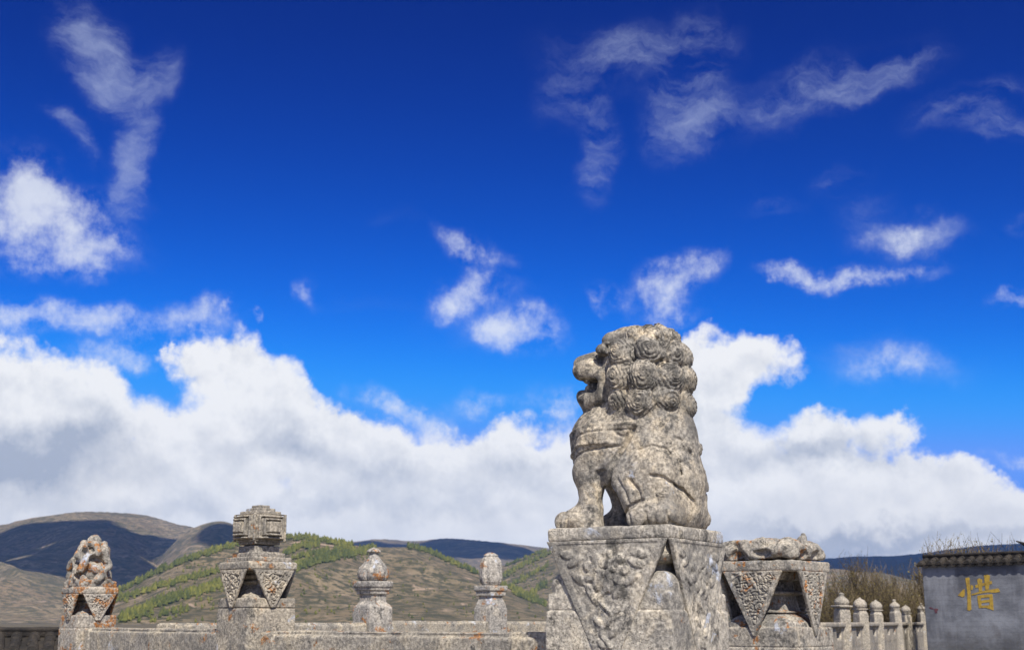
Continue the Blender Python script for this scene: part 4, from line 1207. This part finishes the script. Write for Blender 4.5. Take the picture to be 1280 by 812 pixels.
# ================================================================== WALLS WITH TILED TOPS
def tile_mat():
    m, t, b = new_mat("black_roof_tile", .85)
    P = t.n('ShaderNodeTexCoord').outputs['Object']
    a = t.noise(P, 5, 5, .65); c = t.noise(P, 22, 5, .7)
    col = t.mix(t.ramp(a, .38, .62), (.022, .020, .019), (.045, .038, .031))
    col = t.mix(t.ramp(c, .55, .72, 0, .8), col, (.080, .066, .050))
    col = t.mix(t.ramp(t.noise(P, 9, 4, .6), .64, .72, 0, .6), col, (.085, .050, .033))
    t.put(b.inputs['Base Color'], col)
    bp = t.n('ShaderNodeBump'); bp.inputs['Distance'].default_value = .015; t.put(bp.inputs['Height'], c); t.put(b.inputs['Normal'], bp.outputs[0])
    return m
M_TILE = tile_mat()
def tile_roof(root, L, hd, rise, z0, seed, pitch=.19, rad=.062, ridge=.07):
    """little two-sided roof on top of a wall, x along the wall, eaves at +-hd, z0 the eaves level"""
    rg = random.Random(seed)
    bm = bmesh.new()
    def quad_prism(sec, x0, x1):      # section (y,z) pushed along x
        a = [bm.verts.new((x0, y, z)) for y, z in sec]; b = [bm.verts.new((x1, y, z)) for y, z in sec]
        n = len(sec)
        for i in range(n): bm.faces.new((a[i], a[(i + 1) % n], b[(i + 1) % n], b[i]))
        bm.faces.new(a[::-1]); bm.faces.new(b)
    quad_prism([(-hd - .006, z0 + .0), (hd + .006, z0 + .0), (hd + .006, z0 + .028), (0.02, z0 + rise), (-.02, z0 + rise), (-hd - .006, z0 + .028)], -L / 2, L / 2)
    n = int(L / pitch)
    for i in range(n + 1):
        for s in (-1, 1):
            for part in range(3):      # three overlapping tiles down each course
                f0, f1 = part / 3, (part + 1.12) / 3
                x = -L / 2 + (i + .5) * (L / (n + 1)) + rg.uniform(-.012, .012)
                pts = []
                k = 6
                for f, rr in ((f0, rad * .9), (f1, rad * 1.06)):
                    y = s * (hd * f + .01); z = z0 + rise * (1 - f) + .02 + rg.uniform(-.004, .006)
                    pts.append([bm.verts.new((x + rr * math.cos(math.pi * j / k), y, z + rr * .95 * math.sin(math.pi * j / k))) for j in range(k + 1)])
                for j in range(k): bm.faces.new((pts[0][j], pts[0][j + 1], pts[1][j + 1], pts[1][j]))
                bm.faces.new(pts[1] if s < 0 else pts[1][::-1])
        # drip tile between the courses
        for s in (-1, 1):
            x = -L / 2 + (i + 1.0) * (L / (n + 1)); y = s * (hd + .012)
            vs = [bm.verts.new((x + .07 * math.cos(a_), y, z0 + .03 + (.055 * math.sin(a_) if math.sin(a_) < 0 else 0))) for a_ in np.linspace(math.pi, 2 * math.pi, 7)]
            ws = [bm.verts.new((v.co.x, y - s * .02, v.co.z)) for v in vs]
            bm.faces.new(vs); bm.faces.new(ws[::-1])
            for j in range(6): bm.faces.new((vs[j], ws[j], ws[j + 1], vs[j + 1]))
    bmesh.ops.recalc_face_normals(bm, faces=bm.faces)
    me = bpy.data.meshes.new('roof_tiles'); bm.to_mesh(me); bm.free(); me.materials.append(M_TILE)
    link(bpy.data.objects.new('roof_tiles', me), root)
    G = Grid((-L / 2, -.10, z0 + rise - .02), (L / 2, .10, z0 + rise + ridge + .05), .02)
    G.add(rbox((0, 0, z0 + rise + ridge / 2), (L / 2, .075, ridge / 2 + .02), .012))
    G.add(rbox((0, 0, z0 + rise + ridge + .01), (L / 2, .095, .022), .02))
    V, Fc = G.mesh(.012, seed, 5)
    mesh_obj('ridge', V, Fc, M_TILE, root)

def plaster_mat():
    m, t, b = new_mat("grey_plaster", .95)
    P = t.n('ShaderNodeTexCoord').outputs['Object']
    sz = t.n('ShaderNodeSeparateXYZ'); t.put(sz.inputs[0], P)
    a = t.noise(t.mapping(P, sc=(.8, 1, 1.6), typ='POINT'), 1.0, 7, .66); c = t.noise(P, 9, 6, .7); d = t.noise(t.mapping(P, sc=(2.4, 2, .5), typ='POINT'), 1.0, 5, .65)
    col = t.mix(t.ramp(a, .36, .64), (.25, .262, .285), (.095, .10, .115))
    col = t.mix(t.ramp(d, .48, .68, 0, .6), col, (.29, .30, .325))
    # darker towards the foot of the wall, the edge broken by noise
    foot = t.ramp(t.math('ADD', sz.outputs[2], t.math('MULTIPLY', t.math('SUBTRACT', c, .5), 1.1)), .70, 1.35, .65, 0)
    col = t.mix(foot, col, (.065, .06, .055))
    col = t.mix(t.ramp(t.noise(P, 2.2, 5, .65), .56, .70, 0, .5), col, (.085, .075, .075))
    col = t.mix(t.ramp(c, .42, .72, 0, .25), col, (.06, .06, .07))
    # faint brick courses under the render
    fr = t.math('FRACT', t.math('MULTIPLY', sz.outputs[2], 13.0))
    col = t.mix(t.math('MULTIPLY', t.ramp(fr, .0, .12, 1, 0), .22), col, (.08, .085, .10))
    t.put(b.inputs['Base Color'], col)
    bp = t.n('ShaderNodeBump'); bp.inputs['Distance'].default_value = .01; bp.inputs['Strength'].default_value = .5; t.put(bp.inputs['Height'], t.math('ADD', c, t.math('MULTIPLY', t.ramp(fr, 0, .1), .15))); t.put(b.inputs['Normal'], bp.outputs[0])
    return m
M_PLASTER = plaster_mat()
w0 = np.array(at(1152, 708, 20.0)); w1 = np.array(at(1280, 703.5, 18.83))
wu = (w1 - w0)[:2]; wu = wu / np.linalg.norm(wu)
WL = 5.2
wyaw = math.atan2(wu[1], wu[0])
wn_ = np.array([wu[1], -wu[0]])            # outward, towards the viewer
wc = w0[:2] + wu * WL / 2 - wn_ * .2
wz = w0[2]
wall = empty('plaster_wall', (wc[0], wc[1], 0), wyaw)
tag(wall, 'grey plastered wall with black tiled coping and a painted yellow Chinese character', 'wall')
bm = bmesh.new()
bmesh.ops.create_cube(bm, size=1.0, matrix=Matrix.Translation((0, 0, (wz + .03) / 2)) @ Matrix.Diagonal((WL, .4, wz + .03, 1)))
bmesh.ops.bevel(bm, geom=bm.edges[:], offset=.012, segments=2, affect='EDGES')
me = bpy.data.meshes.new('wall_face'); bm.to_mesh(me); bm.free(); me.materials.append(M_PLASTER)
link(bpy.data.objects.new('wall_face', me), wall)
tile_roof(wall, WL + .1, .255, .10, wz + .005, 3, .15, .05, .055)
def on_wall(px, py):
    d = ray(px, py); p0 = w0[:2]
    k = (p0 @ wn_) / (d[:2] @ wn_)
    P = d * k
    return (P[:2] - wc) @ wu, P[2] + EYE
def paint_mat(name, c):
    m, t, b = new_mat(name, .8)
    P = t.n('ShaderNodeTexCoord').outputs['Object']
    n_ = t.noise(P, 18, 5, .7)
    t.put(b.inputs['Base Color'], t.mix(t.ramp(n_, .35, .75), c, (c[0] * .55, c[1] * .52, c[2] * .8)))
    return m
strokes = [
    [(176, 444), (215, 398), (250, 362), (264, 372), (262, 456), (235, 466), (205, 452)],
    [(272, 222), (322, 214), (338, 400), (348, 622), (322, 636), (298, 628), (298, 400)],
    [(342, 306), (374, 322), (360, 372), (343, 370)],
    [(396, 312), (443, 300), (443, 338), (404, 348)], [(486, 288), (526, 280), (530, 312), (486, 326)], [(576, 268), (606, 258), (610, 296), (572, 304)],
    [(420, 238), (450, 226), (484, 244), (484, 384), (448, 392)],
    [(508, 186), (545, 176), (584, 192), (570, 368), (528, 372)],
    [(350, 424), (450, 394), (560, 374), (690, 352), (712, 398), (640, 408), (560, 403), (450, 420), (352, 444)],
    [(424, 446), (462, 438), (480, 600), (446, 606), (430, 520)],
    [(464, 438), (612, 424), (620, 462), (466, 474)],
    [(580, 466), (620, 464), (630, 634), (580, 612)],
    [(472, 508), (577, 494), (577, 526), (475, 540)],
    [(482, 572), (577, 566), (577, 614), (530, 598), (484, 602)],
]
bm = bmesh.new()
for st in strokes:
    pts = [on_wall(1180 + x / 10.15, 700 + y / 10.15) for x, y in st]
    f_ = [bm.verts.new((u, -.205, z)) for u, z in pts]; k_ = [bm.verts.new((u, -.199, z)) for u, z in pts]
    try:
        bm.faces.new(f_)
        for i in range(len(f_)): bm.faces.new((f_[i], k_[i], k_[(i + 1) % len(f_)], f_[(i + 1) % len(f_)]))
    except ValueError: pass
bmesh.ops.recalc_face_normals(bm, faces=bm.faces)
me = bpy.data.meshes.new('painted_character'); bm.to_mesh(me); bm.free(); me.materials.append(paint_mat("yellow_paint", (.42, .28, .045)))
link(bpy.data.objects.new('painted_character', me), wall)
bm = bmesh.new()
for st in ([(1161, 758.5), (1164, 758.2), (1167.5, 760), (1166, 761), (1163, 760)], [(1167, 760.5), (1170, 759.8), (1173, 760.6), (1172.6, 762), (1171.6, 763.2), (1172, 765), (1170, 766), (1168.6, 764.4), (1168.4, 762.4)]):
    pts = [on_wall(*p) for p in st]
    bm.faces.new([bm.verts.new((u, -.204, z)) for u, z in pts])
bmesh.ops.recalc_face_normals(bm, faces=bm.faces)
me = bpy.data.meshes.new('red_smear'); bm.to_mesh(me); bm.free(); me.materials.append(paint_mat("red_paint", (.13, .055, .065)))
link(bpy.data.objects.new('red_smear', me), wall)

# upturned eave of the next roof, just inside the right edge
eave = empty('tiled_roof', (*at(1292, 690, 20.2)[:2], 0), wyaw)
tag(eave, 'dark roof corner with an upturned tip at the right edge above the grey wall', 'roof')
ez = at(1292, 690, 20.2)[2]
G = Grid((-.40, -.25, ez - .2), (1.2, .25, ez + .55), .012)
G.add(cap((-.26, 0, ez + .185), (-.12, 0, ez + .13), .012, .03), .02); G.add(cap((-.12, 0, ez + .13), (.08, 0, ez + .05), .03, .05), .02); G.add(cap((.08, 0, ez + .05), (1.1, 0, ez + .12), .05, .06), .02)
G.add(rbox((.55, 0, ez - .04), (.55, .2, .09), .02), .01); G.add(cap((-.06, 0, ez + .24), (.03, 0, ez + .18), .03, .035), .01); G.add(cap((.02, 0, ez + .19), (.1, 0, ez + .06), .035, .04), .01)
V, Fc = G.mesh(.006, 2.0, 8)
mesh_obj('eave', V, Fc, M_TILE, eave)
bm = bmesh.new()
zz_ = ez - .14
bmesh.ops.create_cube(bm, size=1.0, matrix=Matrix.Translation((.62, 0, zz_ / 2)) @ Matrix.Diagonal((.8, .3, zz_, 1)))
me = bpy.data.meshes.new('gate_pier'); bm.to_mesh(me); bm.free(); me.materials.append(M_PLASTER)
link(bpy.data.objects.new('gate_pier', me), eave)

# low dark wall at the left
lw0 = np.array(at(-420, 779, 13.0)); lw1 = np.array(at(96, 778.5, 14.2))
lu = (lw1 - lw0)[:2]; LLn = np.linalg.norm(lu); lu /= LLn; lc = (lw0 + lw1)[:2] / 2
lwall = empty('tiled_wall', (lc[0], lc[1], 0), math.atan2(lu[1], lu[0]))
tag(lwall, 'low wall with a mossy black tiled roof at the lower left', 'wall')
zr = lw1[2]
tile_roof(lwall, LLn, .42, .17, zr - .30, 8, .17, .058, .06)
bm = bmesh.new()
bmesh.ops.create_cube(bm, size=1.0, matrix=Matrix.Translation((0, 0, (zr - .31) / 2)) @ Matrix.Diagonal((LLn - .1, .5, zr - .31, 1)))
me = bpy.data.meshes.new('wall_face'); bm.to_mesh(me); bm.free(); me.materials.append(M_PLASTER)
link(bpy.data.objects.new('wall_face', me), lwall)

# ================================================================== BARE SHRUBS
def twig_mat(name, c1, c2):
    m, t, b = new_mat(name, .95)
    g = t.n('ShaderNodeNewGeometry').outputs['Random Per Island']
    t.put(b.inputs['Base Color'], t.mix(g, c1, c2))
    return m
M_TWIG = twig_mat("bare_twigs", (.080, .060, .036), (.17, .13, .080))
M_LEAF = twig_mat("dry_leaves", (.11, .085, .030), (.20, .165, .060))
def shrub_meshes(h, w, ns, seed, leafy):
    rg = random.Random(seed)
    V, F, LV, LF = [], [], [], []
    def tube(p, q, r0, r1):
        p = Vector(p); q = Vector(q); d = (q - p).normalized(); u = d.cross(Vector((.3, .9, .1))).normalized(); v = d.cross(u)
        n0 = len(V)
        for c, r in ((p, r0), (q, r1)):
            for j in range(3):
                t = j * 2.0944; V.append(c + (u * math.cos(t) + v * math.sin(t)) * r)
        for j in range(3): F.append((n0 + j, n0 + (j + 1) % 3, n0 + 3 + (j + 1) % 3, n0 + 3 + j))
    def leaf(p):
        n0 = len(LV); s = rg.uniform(.014, .036)
        u = Vector((rg.gauss(0, 1), rg.gauss(0, 1), rg.gauss(0, 1))).normalized(); v = u.cross(Vector((rg.gauss(0, 1), rg.gauss(0, 1), rg.gauss(0, 1)))).normalized()
        for a, b in ((-1, 0), (0, -.5), (1, 0), (0, .5)): LV.append(p + u * a * s + v * b * s)
        LF.append((n0, n0 + 1, n0 + 2, n0 + 3))
    for i in range(ns):
        a = rg.random() * 6.283; lean = rg.random() ** .7 * w * .5
        H = h * rg.uniform(.45, 1.0) * (1 - .25 * lean / (w * .5))
        p = Vector((rg.gauss(0, .18) * w * .5, rg.gauss(0, .18) * w * .5, 0)); r = .017 * rg.uniform(.7, 1.2)
        n = 6; path = [p]
        for k in range(1, n + 1):
            f = k / n
            path.append(Vector((p.x + math.cos(a) * lean * f ** .8 + rg.gauss(0, .04), p.y + math.sin(a) * lean * f ** .8 + rg.gauss(0, .04), H * f)))
        for k in range(n):
            tube(path[k], path[k + 1], r * (1 - .14 * k), r * (1 - .14 * (k + 1)))
            if k >= 1:
                for _ in range(4):
                    t = rg.random(); b0 = path[k].lerp(path[k + 1], t); b_ = a + rg.gauss(0, 1.3); l = H * rg.uniform(.08, .20)
                    b1 = b0 + Vector((math.cos(b_) * l * .5, math.sin(b_) * l * .5, l * .8)); b2 = b1 + Vector((rg.gauss(0, .3), rg.gauss(0, .3), 1)) * l * .6
                    tube(b0, b1, .008, .006); tube(b1, b2, .006, .003)
                    for _ in range(leafy): leaf(b0.lerp(b2, rg.random()) + Vector((rg.gauss(0, .03), rg.gauss(0, .03), rg.gauss(0, .03))))
    return V, F, LV, LF
protos = []
for i, (h, w, ns, lf) in enumerate([(3.9, 1.7, 64, 4), (3.2, 2.0, 78, 5), (2.7, 1.8, 78, 5), (4.0, 1.5, 36, 3)]):
    protos.append(shrub_meshes(h, w, ns, 20 + i, lf))
made = {}
def shrub(px, Y, k, sc, label, group):
    x = at(px, 700, Y)[0]
    if k not in made:
        V, F, LV, LF = protos[k]
        r = empty('bare_shrub', (x, Y, 0))
        mesh_obj('stems', V, F, M_TWIG, r, smooth=False); mesh_obj('leaves', LV, LF, M_LEAF, r, smooth=False)
        made[k] = r
    else:
        r = copy_tree(made[k]); r.location = (x, Y, 0)
    r.rotation_euler.z = px * .77; r.scale = (sc, sc, sc)
    tag(r, label, 'shrub', group)
SG = 'bare shrubs behind the pale balustrade'
for px, Y, k, sc, lb in [
    (1038, 53, 1, .98, 'brown leafless shrub showing just right of the broken statue'),
    (1053, 50, 2, 1.02, 'brown bushy shrub behind the nearest pale onion topped post'),
    (1066, 52, 0, 1.03, 'tallest bare brown shrub, its top spiking up behind the first pale panel'),
    (1076, 56, 1, 1.08, 'dense olive brown shrub behind the second pale post'),
    (1085, 51, 2, 1.0, 'brown shrub behind the second pale panel'),
    (1094, 55, 0, .98, 'slim pointed bare shrub behind the third pale post'),
    (1104, 50, 2, 1.04, 'low dense brown shrub right of the third pale post'),
    (1113, 57, 1, .96, 'brown shrub rising behind the fourth pale post'),
    (1122, 51, 2, .98, 'low brown shrub between the knobbed post and the small far post'),
    (1131, 60, 3, 1.02, 'sparse tall twigs standing out against the blue hill behind the small far post'),
    (1136, 54, 1, .92, 'brown shrub behind the small far post'),
    (1145, 52, 2, 1.0, 'brown shrub close to the left edge of the grey wall'),
    (1150, 60, 3, 1.06, 'sparse upright twigs touching the roof corner of the grey wall'),
    (1110, 62, 3, .9, 'thin bare twigs rising above the shrubs between third and fourth pale posts')]:
    shrub(px, Y, k, sc, lb, SG)
SW = 'bare treetops behind the grey wall'
for px, Y, k, sc, lb in [
    (1187, 40, 3, .98, 'sparse bare twigs above the left part of the wall coping'),
    (1197, 42, 3, 1.02, 'yellowish bare twigs above the coping, over the left stroke of the character'),
    (1206, 41, 0, 1.0, 'tallest clump of bare twigs above the wall coping'),
    (1218, 43, 3, .97, 'thin bare twigs above the coping, over the right stroke of the character'),
    (1243, 40, 3, 1.02, 'lone thin bare twigs above the coping right of the character'),
    (1192, 44, 2, 1.40, 'dense brown twigs low behind the left half of the wall coping'),
    (1230, 45, 2, 1.36, 'low brown twigs just clearing the coping near the middle of the wall'),
    (1252, 44, 3, 1.0, 'bare twigs above the coping between the lone twigs and the upturned tip'),
    (1262, 42, 3, 1.03, 'bare twigs beside the upturned roof tip')]:
    shrub(px, Y, k, sc, lb, SW)

# ================================================================== AIR
bm = bmesh.new()
HZ_LO, HZ_HI = (-3500, -300, -3.0), (3500, 6800, 330.0)
bmesh.ops.create_cube(bm, size=1.0, matrix=Matrix.Translation([(a + b) / 2 for a, b in zip(HZ_LO, HZ_HI)]) @ Matrix.Diagonal([b - a for a, b in zip(HZ_LO, HZ_HI)] + [1]))
me = bpy.data.meshes.new('haze'); bm.to_mesh(me); bm.free()
hm = bpy.data.materials.new("thin_air"); hm.use_nodes = True
hm.node_tree.nodes.clear()
pv = hm.node_tree.nodes.new('ShaderNodeVolumePrincipled'); ho = hm.node_tree.nodes.new('ShaderNodeOutputMaterial')
pv.inputs['Color'].default_value = (.20, .46, 1.0, 1); pv.inputs['Density'].default_value = 0.000062; pv.inputs['Anisotropy'].default_value = 0.0
hm.node_tree.links.new(pv.outputs[0], ho.inputs['Volume'])
me.materials.append(hm)
tag(link(bpy.data.objects.new('haze', me)), kind='stuff')
